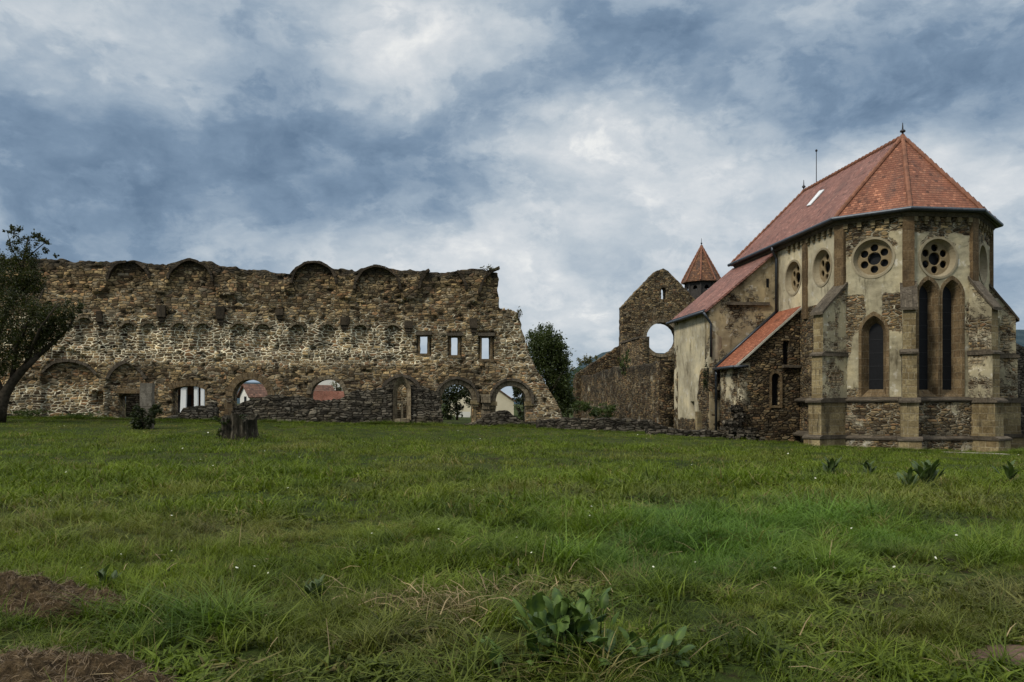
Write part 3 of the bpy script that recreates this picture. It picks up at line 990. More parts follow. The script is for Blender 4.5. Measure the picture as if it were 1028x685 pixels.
panel('wall', PNE, 0, LNE, Z0, ZE, CELL, face_F(PNE, ('NE',), LNE), .8, M_APSE, ch, plinth, {'plaster': pl_e, 'mortar': mort_a, 'stain': stain_a})
panel('wall', PN, 0, (pNW - pE).length, Z0, ZE, .2, lambda q, z: z - ZE, .8, M_APSE, ch, None, {'plaster': lambda q, z: q * 0 + .6})
panel('wall', PW, 0, (pSW - pNW).length, Z0, ZE, .2, lambda q, z: z - ZE, .8, M_APSE, ch, None, {'plaster': lambda q, z: q * 0 + .3})

# round windows: splayed reveal, tracery plate with six foils round a centre, dark glass
M_REVEAL = M_TRIM
m_rv, t_ = new_mat('pale_lime_reveal')
uv_ = t_.n('ShaderNodeUVMap', uv_map='UVMap').outputs[0]
c_ = t_.mix(t_.noise(uv_, 1.6, 5, .65), (.16, .125, .075), (.37, .32, .22))
finish(t_, c_, .9, t_.noise(uv_, 12, 4), .02, .5, .15)
m_tr, t_ = new_mat('tracery_stone')
uv_ = t_.n('ShaderNodeUVMap', uv_map='UVMap').outputs[0]
c_ = t_.mix(t_.noise(uv_, 2.6, 5, .65), (.13, .092, .05), (.29, .225, .13))
finish(t_, c_, .9, t_.noise(uv_, 14, 4), .02, .5, .15)


def circle(c, z, r, n=36):
    return [(c + r * math.cos(2 * math.pi * i / n), z + r * math.sin(2 * math.pi * i / n)) for i in range(n)]


for k, (pl, _, _) in ROSES.items():
    c, z = RC[k]
    ri = .75
    mb = MB()
    mb.loft([pl.pt(a, b, .035) for a, b in circle(c, z, RO)], [pl.pt(a, b, -.10) for a, b in circle(c, z, RO - .035)])
    mb.loft([pl.pt(a, b, -.10) for a, b in circle(c, z, RO - .035)], [pl.pt(a, b, -.26) for a, b in circle(c, z, ri)])
    mb.loft([pl.pt(a, b, .035) for a, b in circle(c, z, RO + .10)], [pl.pt(a, b, .035) for a, b in circle(c, z, RO)])
    mb.loft([pl.pt(a, b, -.02) for a, b in circle(c, z, RO + .10)], [pl.pt(a, b, .035) for a, b in circle(c, z, RO + .10)])
    rs = mb.build('rose_window', m_rv, ch)

    def foils(q, zz, c=c, z=z):
        g = circ_sdf(q, zz, c, z, .295)
        for j in range(6):
            an = math.pi / 2 + j * math.pi / 3
            g = np.minimum(g, circ_sdf(q, zz, c + .50 * math.cos(an), z + .50 * math.sin(an), .172))
        return np.maximum(circ_sdf(q, zz, c, z, ri + .05), -g)
    panel('tracery', pl, c - .8, c + .8, z - .8, z + .8, .022, foils, .14, m_tr, rs, off=-.25)
    mb = MB()
    mb.loft([pl.pt(a, b, -.47) for a, b in circle(c, z, ri + .08)], [pl.pt(a, b, -.50) for a, b in circle(c, z, ri + .08)], True, True)
    mb.build('glass', M_GLASS, rs)

for pl, cq, hw, za, zs in LG:
    outl = arch_poly(cq, hw, za, zs, .8, 10)
    gi = .58 if pl is PSE else .66
    innl = arch_poly(cq + (-.05 if pl is PEA else 0), hw * gi, za + .35, zs + .02, .8, 10)
    fr = frame_splay('lancet_window', pl, outl, innl, .03, -.42, M_TRIM, ch)
    mb = MB()
    o2 = arch_poly(cq, hw + .13, za, zs, .8, 10)
    mb.loft([pl.pt(a, b, .03) for a, b in o2], [pl.pt(a, b, .03) for a, b in outl], closed=False)
    mb.loft([pl.pt(a, b, -.03) for a, b in o2], [pl.pt(a, b, .03) for a, b in o2], closed=False)
    mb.build('surround', M_TRIM, fr)
    mb = MB()
    mb.loft([pl.pt(a, b, -.42) for a, b in innl], [pl.pt(a, b, -.46) for a, b in innl], True, True)
    gl = mb.build('glass', M_GLASS, fr)
    zz = za + .8
    while zz < zs + .2:
        mb = MB()
        pbox(mb, pl, cq - hw * .6, cq + hw * .55, zz, zz + .025, -.44, -.405)
        mb.build('glazing_bar', M_IRON, fr)
        zz += .62
    mb = MB()
    mb.prism([pl.pt(cq - hw, za - .1, -.42), pl.pt(cq + hw, za - .1, -.42), pl.pt(cq + hw, za + .36, -.43), pl.pt(cq - hw, za + .36, -.43)][:2]
             + [pl.pt(cq + hw, za - .1, .05), pl.pt(cq - hw, za - .1, .05)], (0, 0, .06))
    mb.build('sill', M_LEDGE, fr)

# string course, plinth ledge, cornice round the apse


def offset_poly(pts, d):
    n = len(pts)
    res = []
    for i in range(n):
        p, a, b = pts[i], pts[i - 1], pts[(i + 1) % n]
        h1, h2 = (p - a).normalized(), (b - p).normalized()
        n1, n2 = Vector((h1.y, -h1.x, 0)), Vector((h2.y, -h2.x, 0))
        bis = (n1 + n2).normalized()
        res.append(p + bis * (d / max(.3, bis.dot(n1))))
    return res


APSE = [pSW, pB, pC, pD, pE, pNW]


def sweep(mb, pts, prof, i0=0, i1=None, closed=False):
    """prof: (offset, z) profile carried along the wall polygon"""
    rings = [offset_poly(pts, o) for o, _ in prof]
    n = len(pts)
    idx = list(range(n))[i0:i1] if not closed else list(range(n)) + [0]
    for a, b in zip(idx[:-1], idx[1:]):
        ra = [rings[k][a] + Vector((0, 0, prof[k][1])) for k in range(len(prof))]
        rb = [rings[k][b] + Vector((0, 0, prof[k][1])) for k in range(len(prof))]
        mb.loft(ra, rb, True, True)


CUT = [pB + A * 3.9, pB, pC, pD, pE, pE + A * 4]
mb = MB()
sweep(mb, CUT, [(-.05, ZST - .10), (.27, ZST - .10), (.33, ZST - .02), (.31, ZST + .03), (-.05, ZST + .17)])
mb.build('string_course', M_LEDGE, ch, jitter=.012, subdiv=3)
mb = MB()
sweep(mb, CUT, [(.1, -.02), (.40, -.02), (.41, .06), (.1, .22)])
mb.build('plinth_ledge', M_LEDGE, ch, jitter=.012, subdiv=3)
mb = MB()
sweep(mb, APSE, [(-.1, ZE - .16), (.13, ZE - .16), (.23, ZE - .02), (.27, ZE + .10), (-.1, ZE + .10)], closed=True)
mb.build('cornice', M_LEDGE, ch)
for pl, L, q0 in ((PS, LS, 6.7), (PSE, LSE, 0), (PEA, LE, 0), (PNE, LNE, 0)):
    n = int((L - q0) / .52)
    for i in range(n):
        q = q0 + (i + .5) * (L - q0) / n
        mb = MB()
        pbox(mb, pl, q - .10, q + .10, ZE - .38, ZE - .17, -.05, .15)
        pbox(mb, pl, q - .07, q + .07, ZE - .50, ZE - .375, -.05, .09)
        mb.build('corbel', M_ASH, ch, jitter=.015)


def bisect(n1, n2):
    return (n1 + n2).normalized()


def buttress(p, d, wd, d1, d2, d3, zc0, zc1):
    """d1 below the string, d2 above it, d3 the top stage; sloping cap from zc0 up to zc1"""
    t = Vector((-d.y, d.x, 0))
    mb = MB()

    def stage(dd, w0, za, zb):
        c = p + d * (dd - 1.0) / 2
        mb.box((c.x, c.y, (za + zb) / 2), t * w0, d * ((dd + 1.0) / 2), (0, 0, (zb - za) / 2))
    stage(d1 + .22, wd + .17, -1.1, .04)
    stage(d1, wd + .06, .04, ZST - .1)
    stage(d2, wd, ZST, 3.88)
    stage(d3, wd - .03, 3.88, zc0)
    a = p + d * d3
    mb.prism([a - t * (wd - .03) + Vector((0, 0, zc0)), p - t * (wd - .03) - d * .5 + Vector((0, 0, zc0)), p - t * (wd - .03) - d * .5 + Vector((0, 0, zc1 + .2)),
              p - t * (wd - .03) + Vector((0, 0, zc1))], t * 2 * (wd - .03))
    b = mb.build('buttress', M_ASH, ch, jitter=.012, subdiv=2)
    b.data.materials.append(M_APSE)
    for nm_, v_ in (('plaster', .52), ('mortar', .5)):
        b.data.attributes.new(nm_, 'FLOAT', 'POINT').data.foreach_set('value', [v_] * len(b.data.vertices))
    for fc0 in b.data.polygons:
        if abs(fc0.normal.dot(t)) > .7 and fc0.center.z > ZST:
            fc0.material_index = 1

    def ledge(dd, w0, zb, rise):
        mb = MB()
        a0, a1 = p + d * dd, p - d * .3
        for_poly = [a0 + Vector((0, 0, zb)), a0 + Vector((0, 0, zb + .09)), a0 - d * .22 + Vector((0, 0, zb + rise)), a1 + Vector((0, 0, zb + rise)), a1 + Vector((0, 0, zb))]
        mb.prism([v - t * w0 for v in for_poly], t * 2 * w0)
        mb.build('ledge', M_LEDGE, b, jitter=.012, subdiv=2)
    ledge(d1 + .14, wd + .14, ZST - .12, .22)
    ledge(d1 + .27, wd + .21, 0, .18)
    ledge(d2 + .09, wd + .07, 3.84, .22)
    mb = MB()
    a0 = p + d * (d3 + .14)
    sl_ = (zc1 - zc0) / d3
    poly = [a0 + Vector((0, 0, zc0 - .16 * sl_)), a0 + Vector((0, 0, zc0 - .16 * sl_ + .13)), p - d * .1 + Vector((0, 0, zc1 + .1 * sl_ + .13)), p - d * .1 + Vector((0, 0, zc1 + .1 * sl_ - .02))]
    mb.prism([v - t * (wd + .06) for v in poly], t * 2 * (wd + .06))
    mb.build('cap_stone', M_LEDGE, b, jitter=.015, subdiv=2)


buttress(pB, bisect(PS.n, PSE.n), .30, 1.72, 1.58, 1.5, 5.9, 7.15)
buttress(pC, Vector((-.40, -.917, 0)).normalized(), .29, 1.05, .85, .68, 6.0, 6.9)
buttress(pD, bisect(PEA.n, PNE.n), .27, 1.15, 1.0, .95, 6.0, 7.2)
buttress(pE, bisect(PNE.n, PN.n), .30, 1.2, 1.08, 1.02, 5.8, 7.2)
for p, n1, n2, wd in ((pB, PS.n, PSE.n, .26), (pC, PSE.n, PEA.n, .235), (pD, PEA.n, PNE.n, .22), (pE, PNE.n, PN.n, .22)):
    d = bisect(n1, n2)
    t = Vector((-d.y, d.x, 0))
    mb = MB()
    mb.box((p.x - d.x * .05, p.y - d.y * .05, (6.9 + ZE - .17) / 2), t * wd, d * .13, (0, 0, (ZE - .17 - 6.9) / 2))
    mb.build('pilaster', M_BROWN, ch)
mb = MB()
pbox(mb, PS, LS - 3.34 - .22, LS - 3.34 + .22, 6.0, ZE - .17, -.1, .10)
mb.build('pilaster', M_BROWN, ch)

# main roof
EV = offset_poly(APSE, .36)
ZR = ZE + .12
APEX, RIDGE = Vector((19.12, 39.0, 14.67)), Vector((17.94, 49.0, 14.67))
ev = [Vector((v.x, v.y, ZR)) for v in EV]                # SW, B, C, D, E, NW


def roof_planes(name, polys, mat, parent, th=.10):
    mb = MB()
    for poly in polys:
        mb.add(poly, [list(range(len(poly)))])
    o = mb.build(name, mat, parent)
    return o


rf = MB()
rf.add([ev[0], ev[1], APEX, RIDGE, ev[5], ev[4]], [[0, 1, 2, 3], [0, 3, 4], [4, 3, 2, 5]])
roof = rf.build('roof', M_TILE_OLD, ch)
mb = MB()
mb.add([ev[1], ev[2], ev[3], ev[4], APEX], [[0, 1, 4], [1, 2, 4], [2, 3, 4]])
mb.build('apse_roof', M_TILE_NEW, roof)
mb = MB()
sweep(mb, APSE, [(-.2, ZR - .10), (.355, ZR - .10), (.355, ZR - .006), (-.2, ZR - .006)], closed=True)
mb.build('eaves_board', M_LEAD, roof)


def ridge_run(mb, a, b, r=.105, step=.34):
    a, b = Vector(a), Vector(b)
    n = max(1, int((b - a).length / step))
    d = (b - a) / n
    for i in range(n):
        p = a + d * i
        mb.tube([p + Vector((0, 0, .0)), p + d * 1.12 + Vector((0, 0, .045))], [r * .86, r * 1.12], 8)


mb = MB()
for e in (ev[1], ev[2], ev[3], ev[4]):
    ridge_run(mb, e + (APEX - e) * .01, APEX)
ridge_run(mb, RIDGE, APEX, .10)
ridge_run(mb, ev[0], RIDGE, .09)
ridge_run(mb, ev[5], RIDGE, .09)
mb.build('ridge_tiles', M_RIDGE, roof)


def spike(name, p, h, parent, r=.13):
    mb = MB()
    mb.lathe(p, [(r * .9, -.1), (r, .05 * h), (r * .4, .14 * h), (r * .35, .3 * h), (r * 1.05, .38 * h), (r * .9, .46 * h), (r * .3, .54 * h), (.018, .95 * h), (.005, h)], 10)
    return mb.build(name, M_IRON, parent, smooth=True)


spike('finial', APEX, .72, roof, .13)
spike('finial', RIDGE, .72, roof, .11)
mb = MB()
pr = APEX + (RIDGE - APEX) * .845
mb.tube([pr - Vector((0, 0, .2)), pr + Vector((0, 0, 2.0))], [.025, .02], 6)
mb.lathe(pr + Vector((0, 0, 1.95)), [(.03, 0), (.07, .05), (.07, .1), (.01, .16)], 8)
mb.build('lightning_rod', M_IRON, roof)


def hit(px, py, p, n):
    d = Vector(((px - CX) / F_PX, 1, (HY - py) / F_PX))
    o = Vector((0, 0, EYE))
    return o + d * ((p - o).dot(n) / d.dot(n))


nS = (ev[1] - ev[0]).cross(RIDGE - ev[0]).normalized()
if nS.z < 0:
    nS = -nS
sk = [hit(x, y, ev[0], nS) + nS * .03 for x, y in ((810.5, 207.8), (814, 206.8), (828.2, 191.2), (823.4, 192.6))]
mb = MB()
mb.prism(sk, nS * .05)
mb.build('skylight', plain_mat('white_roof_panel', (.62, .63, .63), .45, 0, .1), roof)

# gutter round the apse and choir, downpipe
gut = [Vector((v.x, v.y, ZR - .02)) for v in offset_poly(APSE, .44)]
mb = MB()
mb.tube([gut[0], gut[1], gut[2], gut[3], gut[4], gut[5]], .095, 10)
mb.build('gutter', M_LEAD, ch, smooth=True)
TP = pB + A * 6.67                      # where the transept wing meets the choir
mb = MB()
g0 = TP + PS.n * .44 - A * .35
mb.tube([g0 + Vector((0, 0, ZR)), g0 + Vector((0, 0, ZR - .25)), TP - A * .2 + PS.n * .14 + Vector((0, 0, ZR - .7)), TP - A * .2 + PS.n * .14 + Vector((0, 0, 6.75))], .075, 8)
mb.build('downpipe', M_LEAD, ch, smooth=True)

# transept wing
tSE = Vector((10.9, 44.04, 0))
tSW = Vector((10.19, 50.03, 0))
PTE, PTS = Plane(tSE, -SO), Plane(tSW, tSE - tSW)
LTE, LTS = (TP - tSE).length, (tSE - tSW).length
slope_t = (10.15 - 6.85) / LTE


def pl_ts(q, z):
    a = np.full(q.shape, 1.02)
    a -= 1.2 * (1 - bump01(z, .3, 1.1))
    a -= 1.3 * bump01(q, LTS - 2.0 + .35 * np.sin(z * 2.1), LTS - 1.2) * (1 - bump01(z, 3.0, 4.0))
    return a


panel('wall', PTS, 0, LTS, Z0, 6.85, CELL, lambda q, z: np.maximum(z - 6.85, -box_sdf(q, z, PTS.q(693.2), PTS.q(697.2), PTS.z(695, 424), PTS.z(695, 403.5))), .7, M_SIDE, ch,
      lambda q, z: .03 * fbm(q, z, 90), {'plaster': pl_ts, 'mortar': lambda q, z: q * 0 + .3, 'stain': lambda q, z: .1 + .25 * (1 - bump01(z, .2, 1.4))})
panel('wall', PTE, 0, LTE, Z0, 10.2, CELL, lambda q, z: z - (6.85 + slope_t * q - .02), .7, M_WING, ch, lambda q, z: .04 * fbm(q * 1.5, z * 2, 91),
      {'plaster': lambda q, z: .56 + .12 * np.sin(z * 1.3 + q) + .35 * bump01(z, 7.3, 7.9) * bump01(q, 2.6, 3.4), 'mortar': lambda q, z: q * 0 + .25, 'stain': lambda q, z: q * 0 + .14})
PTW = Plane(tSW + (TP - tSE), tSE - TP)
panel('wall', PTW, 0, LTE, Z0, 10.2, .15, lambda q, z: z - (6.85 + slope_t * (LTE - q) - .02), .7, M_SIDE, ch, None, {'plaster': lambda q, z: q * 0 + .4})
mb = MB()
pbox(mb, PTE, PTE.q(729), PTE.q(772), 7.10, 7.26, -.1, .16)
mb.build('ledge', M_LEDGE, ch, jitter=.02, subdiv=2)
mb = MB()
pbox(mb, PTE, PTE.q(769.3), PTE.q(771.8), 8.1, 8.6, -.1, .012)
mb.build('putlog_dark_patch', M_GLASS, ch)  # dark block on the uncut face stands in for a shaded hole


def slab(name, quad, th, mat, parent):
    n = (quad[1] - quad[0]).cross(quad[3] - quad[0]).normalized()
    if n.z < 0:
        n = -n
    mb = MB()
    mb.prism([q - n * th for q in quad], n * th)
    return mb.build(name, mat, parent)


up = lambda v, z: Vector((v.x, v.y, z))
e0 = tSE + PTS.n * .30 - A * .14
e1 = tSW + PTS.n * .30 + A * .3
u0, u1 = TP - A * .14, TP + A * (LTS + .3)
zz0 = 6.85 - slope_t * .30 + .14
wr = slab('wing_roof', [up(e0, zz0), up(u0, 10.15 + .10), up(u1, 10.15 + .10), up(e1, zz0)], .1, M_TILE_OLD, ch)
mb = MB()
ga, gb = tSE + PTS.n * .38 - A * .1, tSW + PTS.n * .38 + A * .3
mb.tube([up(ga, zz0 - .06), up(gb, zz0 - .06)], .085, 8)
mb.build('gutter', M_LEAD, wr, smooth=True)
mb = MB()
mb.prism([up(tSE + PTS.n * .02, 6.7), up(tSE + PTS.n * .30, 6.7), up(tSE + PTS.n * .30, 6.84), up(tSE + PTS.n * .02, 6.84)], up(A * LTS, 0))
mb.build('eaves_board', M_LEAD, wr)
mb = MB()
cpt = tSE + PTE.n * .10 + PTS.n * .02
mb.tube([up(ga - A * .05, zz0 - .1), up(cpt + PTS.n * .1, zz0 - .42), up(cpt + PTE.h * .08, zz0 - .7), up(cpt + PTE.h * .08, 4.2)], .07, 8)
mb.build('downpipe', M_LEAD, ch, smooth=True)

# chapel with the bright lean-to roof
cE = Vector((11.8, 41.4, 0))
cT = pB + A * 3.99
PCE = Plane(cE, -SO)
LCE = (cT - cE).dot(PCE.h)
cW = cE + A * 2.66
PCS = Plane(cW, cE - cW)
slope_c = (6.62 - 3.72) / LCE
LA = (PCE.q(778.2), 4.3 * PCE.dep(778) / F_PX)
SL = (PCE.q(786.2), PCE.q(792.2), PCE.z(789, 366), PCE.z(789, 342.5))


def chapel_F(q, z):
    g = np.minimum(arch_sdf(q, z, LA[0], LA[1], PCE.z(778, 407), PCE.z(778, 379)), box_sdf(q, z, *SL))
    return np.maximum(z - (3.72 + slope_c * q + .03 * vn(q * 5, q * 0, 3)), -g)


panel('wall', PCE, 0, LCE, Z0, 6.7, CELL, chapel_F, .6, M_SIDE, ch, lambda q, z: .06 * fbm(q * 1.5, z * 2.2, 93) + .06 * vn(q * 5, z * 10, 94),
      {'plaster': lambda q, z: .42 * (1 - bump01(q, .15, .55)) * bump01(z, 1.5, 2.2) - .1, 'mortar': lambda q, z: .22 - .2 * bump01(q, .8, 2),
       'stain': lambda q, z: .18 + .22 * bump01(q, 1.2, 3.2) + .15 * (1 - bump01(z, 0, 1.2))})
panel('wall', PCS, 0, 2.66, Z0, 3.72, CELL, lambda q, z: z - 3.72, .6, M_SIDE, ch, lambda q, z: .04 * fbm(q * 1.5, z * 2.2, 95),
      {'plaster': lambda q, z: .5 * bump01(z, .5, 2), 'mortar': lambda q, z: q * 0 + .2, 'stain': lambda q, z: q * 0 + .2})
mb = MB()
mb.loft([PCE.pt(a, b, -.30) for a, b in arch_poly(LA[0], LA[1] + .1, PCE.z(778, 409), PCE.z(778, 379))],
        [PCE.pt(a, b, -.34) for a, b in arch_poly(LA[0], LA[1] + .1, PCE.z(778, 409), PCE.z(778, 379))], True, True)
mb.build('window', M_GLASS, ch)
frame_splay('window_surround', PCE, arch_poly(LA[0], LA[1] + .13, PCE.z(778, 409.5), PCE.z(778, 379)), arch_poly(LA[0], LA[1] - .01, PCE.z(778, 407.5), PCE.z(778, 379)), .09, .075, M_TRIM, ch)
mb = MB()
pbox(mb, PCE, SL[0] - .1, SL[1] + .1, SL[2] - .1, SL[3] + .1, -.36, -.30)
mb.build('window', M_GLASS, ch)
mb = MB()
pbox(mb, PTS, PTS.q(692.5), PTS.q(698), PTS.z(695, 425), PTS.z(695, 402.5), -.4, -.35)
mb.build('window', plain_mat('old_brown_shutter', (.10, .065, .035), .8), ch)
mb = MB()
pbox(mb, PCE, PCE.q(785), LCE - .05, PCE.z(789, 369.5), PCE.z(789, 366.5), -.1, .20)
mb.build('ledge', M_LEDGE, ch, jitter=.02, subdiv=2)
f0 = cE + PCS.n * .28 + PCE.n * .10
f1 = cW + PCS.n * .28
zc = 3.72 - slope_c * .28 + .12
cr = slab('chapel_roof', [up(f0, zc), up(cE + PCE.h * LCE + PCE.n * .10, 6.62 + .12), up(cW + PCE.h * LCE, 6.62 + .12), up(f1, zc)], .1, M_TILE_BRIGHT, ch)
mb = MB()
mb.tube([up(f0 + PCS.n * .08, zc - .06), up(f1 + PCS.n * .08, zc - .06)], .085, 8)
# end of the gutter boxed round the gable foot
mb.tube([up(f0 + PCS.n * .08 + PCE.n * .03, zc - .06), up(f0 + PCE.h * .7 + PCE.n * .08, zc - .03)], .075, 8)
mb.build('gutter', M_LEAD, cr, smooth=True)
mb = MB()
va, vb = f0 + PCE.n * .02, cE + PCE.h * LCE + PCE.n * .10
mb.prism([up(va, zc - .14), up(vb, 6.62 - .04), up(vb, 6.62 + .09), up(va, zc - .01)], PCE.n * .06)
mb.build('verge_mortar', plain_mat('pale_verge_mortar', (.36, .33, .27), .9), cr, jitter=.02, subdiv=3)
mb = MB()
w0, w1 = f1 - A * .06, cW + PCE.h * LCE - A * .06
mb.tube([up(w0, zc + .05), up(w1, 6.62 + .2)], .085, 8)
pf = tSE + PTE.n * .10 + PTE.h * .08
mb.tube([up(w0, zc - .02), up(w0 + PTE.n * .1, zc - .35), up(w0 + PTE.n * .1 , -.2)], .07, 8)
mb.build('downpipe', M_LEAD, ch, smooth=True)

# broken masonry stub at the chapel corner
mb = MB()
rr_ = random.Random(5)
for i in range(70):
    hgt = rr_.random() ** 1.4
    q = PCE.q(737) + rr_.gauss(0, .55) * (1.15 - hgt)
    z = -.3 + hgt * 1.75
    o = .15 + rr_.random() * .55 * (1 - hgt)
    ang = rr_.uniform(-.5, .5)
    hx = PCE.h * math.cos(ang) + PCE.n * math.sin(ang)
    mb.box(PCE.pt(q, z, o), hx * rr_.uniform(.12, .26), Vector((-hx.y, hx.x, 0)) * rr_.uniform(.1, .2), Vector((rr_.uniform(-.03, .03), 0, rr_.uniform(.05, .12))))
ob = mb.build('rubble_pile', M_LOW, None, jitter=.03)
tag(ob, 'mossy heap of broken masonry leaning on the chapel corner', 'rubble')
mb = MB()
ps = PTS.pt(LTS - .15, 0, .55)
mb.box((ps.x, ps.y, .25), PTS.h * .16, PTS.n * .13, (0, 0, .95))
tag(mb.build('stone_post', M_ASH, None, jitter=.02, subdiv=2), 'short pale stone post against the foot of the plastered wing', 'stone post')

# ------------------------------------------------------------------ west front with the empty round window
FA = Plane((10.4, 77.0), (.993, .117))
fc = thing('west_front', 'gabled rubble west front of the roofless nave with an empty round window', 'ruin', (14.5, 77.5, -.2))
cq, cz, cr_ = FA.q(664.3), FA.z(664, 339.8), 1.52
GQ = FA.q(665)


def fa_F(q, z):
    gab = 14.75 - np.sqrt((1.07 * (q - GQ)) ** 2 + .35) + .6
    f = (z - np.minimum(gab, 40) - .12 * vn(q * 2.5, q * 0, 21) - .08 * vn(q * 6, q * 0, 22)) * .7
    f = np.maximum(f, -(q + .08 * vn(z * 3, z * 0, 4) - .22))
    g = np.minimum(circ_sdf(q, z, cq, cz, cr_) + .05 * vn(q * 5, z * 5, 2), arch_sdf(q, z, FA.q(666.3), .26, FA.z(666, 300.5), FA.z(666, 291.5)) + .04 * vn(q * 6, z * 6, 3))
    return np.maximum(f, -g)


panel('wall', FA, -.2, 8.6, -1, 15.4, .09, fa_F, 1.1, M_FACADE, fc, lambda q, z: .1 * fbm(q * 1.2, z * 2, 23) + .05 * vn(q * 5, z * 8, 24),
      {'mortar': lambda q, z: .32 + 0 * q, 'stain': lambda q, z: .12 + .35 * bump01(z, 12.5, 14.6), 'plaster': lambda q, z: .08 + 0 * q})
mb = MB()
arch_ring(mb, FA, cq, cz, cr_ + .01, cr_ + .34, .06, .8, 0, 2 * math.pi, 26, .05, 2, 40)
mb.build('window_ring', M_ARCH, fc, jitter=.03)
PST = Plane((10.55, 77.0), -A)
panel('buttress_wall', PST, .05, 6.4, -1, 7.6, .1, lambda q, z: z - (7.45 + .08 * vn(q * 3, q * 0, 2)), .9, M_FACADE, fc, lambda q, z: .06 * fbm(q * 1.2, z * 2, 25),
      {'mortar': lambda q, z: .3 + 0 * q, 'plaster': lambda q, z: .15 + 0 * q, 'stain': lambda q, z: .12 + 0 * q})
mb = MB()
pbox(mb, PST, 0, 6.4, 7.42, 7.58, -.9, .10)
mb.build('string_course', M_LEDGE, fc, jitter=.03, subdiv=3)
PAW = Plane(Vector((10.4, 77.6, 0)) + SO * 4.2, -SO)
panel('aisle_end_wall', PAW, 0, 4.4, -1, 8, .1, lambda q, z: z - (4.6 + .62 * q + .22 * vn(q * 2, q * 0, 3) + .12 * vn(q * 5, q * 0, 4)), .9, M_AISLE, fc, lambda q, z: .08 * fbm(q * 1.2, z * 2, 26),
      {'stain': lambda q, z: .35 + 0 * q, 'mortar': lambda q, z: .15 + 0 * q})

# aisle wall standing in front of it
PA = Plane(Vector((9.62, 52.0, 0)) + A * 29.2, -A)
aw = thing('aisle_wall', 'tall streaked rubble wall of the roofless nave aisle beside the plastered wing', 'ruin', tuple(Vector((8.5, 62, 0))))


def aisle_F(q, z):
    return z - (np.interp(q, [0, 3, 8, 15, 16.5, 20, 29.2], [4.25, 4.35, 4.2, 4.5, 4.6, 4.3, 4.35]) + .16 * vn(q * 1.6, q * 0, 5) + .1 * vn(q * 5, q * 0, 6))


def aisle_st(q, z):
    return .30 + .40 * bump01(z, 3.2, 4.3) + .25 * np.clip(vn(q * 1.3, q * 0 + 2, 7) * 2, -.6, .8)


panel('wall', PA, 0, 29.2, -1, 5.2, .1, aisle_F, .9, M_AISLE, aw, lambda q, z: .08 * fbm(q * .8, z * 1.5, 27) + .05 * vn(q * 4, z * 7, 28),
      {'plaster': lambda q, z: .27 + .0 * q, 'mortar': lambda q, z: .25 + 0 * q, 'stain': aisle_st})
PA2 = Plane((9.62, 52.0), (.993, .117))
panel('end_wall', PA2, .0, 1.9, -1, 5.2, .1, lambda q, z: z - (4.35 + .12 * vn(q * 4, q * 0, 8)), .9, M_FACADE, aw, lambda q, z: .08 * fbm(q * 1.2, z * 2, 29),
      {'mortar': lambda q, z: .1 + 0 * q, 'stain': lambda q, z: .3 + 0 * q})

# bell tower with timber belfry
bt = thing('bell_tower', 'small tower with black timber belfry and pointed red tiled roof behind the west front', 'tower', (19.75, 82, -.3))
cx_, cy_ = 19.5, 82.0


def ngon(r, z, n=8, ph=math.pi / 8 + .12):
    return [Vector((cx_ + r * math.cos(ph + 2 * math.pi * k / n), cy_ + r * math.sin(ph + 2 * math.pi * k / n), z)) for k in range(n)]


mb = MB()
mb.loft(ngon(1.75, -1), ngon(1.70, 12.2), True, True)
mb.build('tower_wall', M_FACADE, bt)
OCT = ngon(1.62, 0)
for k in range(8):
    a, b = OCT[k], OCT[(k + 1) % 8]
    pl = Plane(b, a - b)
    if pl.n.dot(Vector((a.x - cx_, a.y - cy_, 0))) < 0:
        pl = Plane(a, b - a)
    L = (b - a).length

    def bel(q, z, L=L):
        g = arch_sdf(q, z, L / 2, .20, 13.25, 13.42, .5)
        g = np.minimum(g, np.minimum(circ_sdf(q, z, L / 2 - .12, 13.33, .12), circ_sdf(q, z, L / 2 + .12, 13.33, .12)))
        return np.maximum(z - 14.3, -g)
    panel('belfry_panel', pl, .01, L - .01, 12.2, 14.3, .05, bel, .08, M_WOOD, bt)
mb = MB()
for p in OCT:
    mb.tube([up(p, 12.2), up(p, 14.35)], .10, 6)
mb.build('belfry_posts', M_WOOD, bt)
mb = MB()
for k in range(3):
    mb.loft(ngon(2.12 if k == 0 else 0, 14.1), ngon(2.12, 14.16)) if k == 9 else None
mb.loft(ngon(2.05, 14.0), ngon(2.03, 14.08), True)
mb.loft(ngon(2.03, 14.08), ngon(1.47, 15.15))
mb.loft(ngon(1.47, 15.15), ngon(.04, 17.8), False, True)
tr_ = mb.build('tower_roof', M_TILE_TURRET, bt)
mb = MB()
for a, b, c in zip(ngon(2.04, 14.09), ngon(1.475, 15.16), ngon(.04, 17.8)):
    ridge_run(mb, a, b, .085)
    ridge_run(mb, b, c, .085)
mb.build('hip_tiles', M_RIDGE, tr_)
spike('finial', Vector((cx_, cy_, 17.7)), .95, tr_, .09)
# ------------------------------------------------------------------ ground, hills


def graded(lo, hi, dense_lo, dense_hi, step, grow=1.22):
    v = list(np.arange(dense_lo, dense_hi + 1e-6, step))
    s, x = step, dense_hi
    while x < hi:
        s *= grow
        x += s
        v.append(min(x, hi))
    s, x = step, dense_lo
    while x > lo:
        s *= grow
        x -= s
        v.insert(0, max(x, lo))
    return np.array(v)


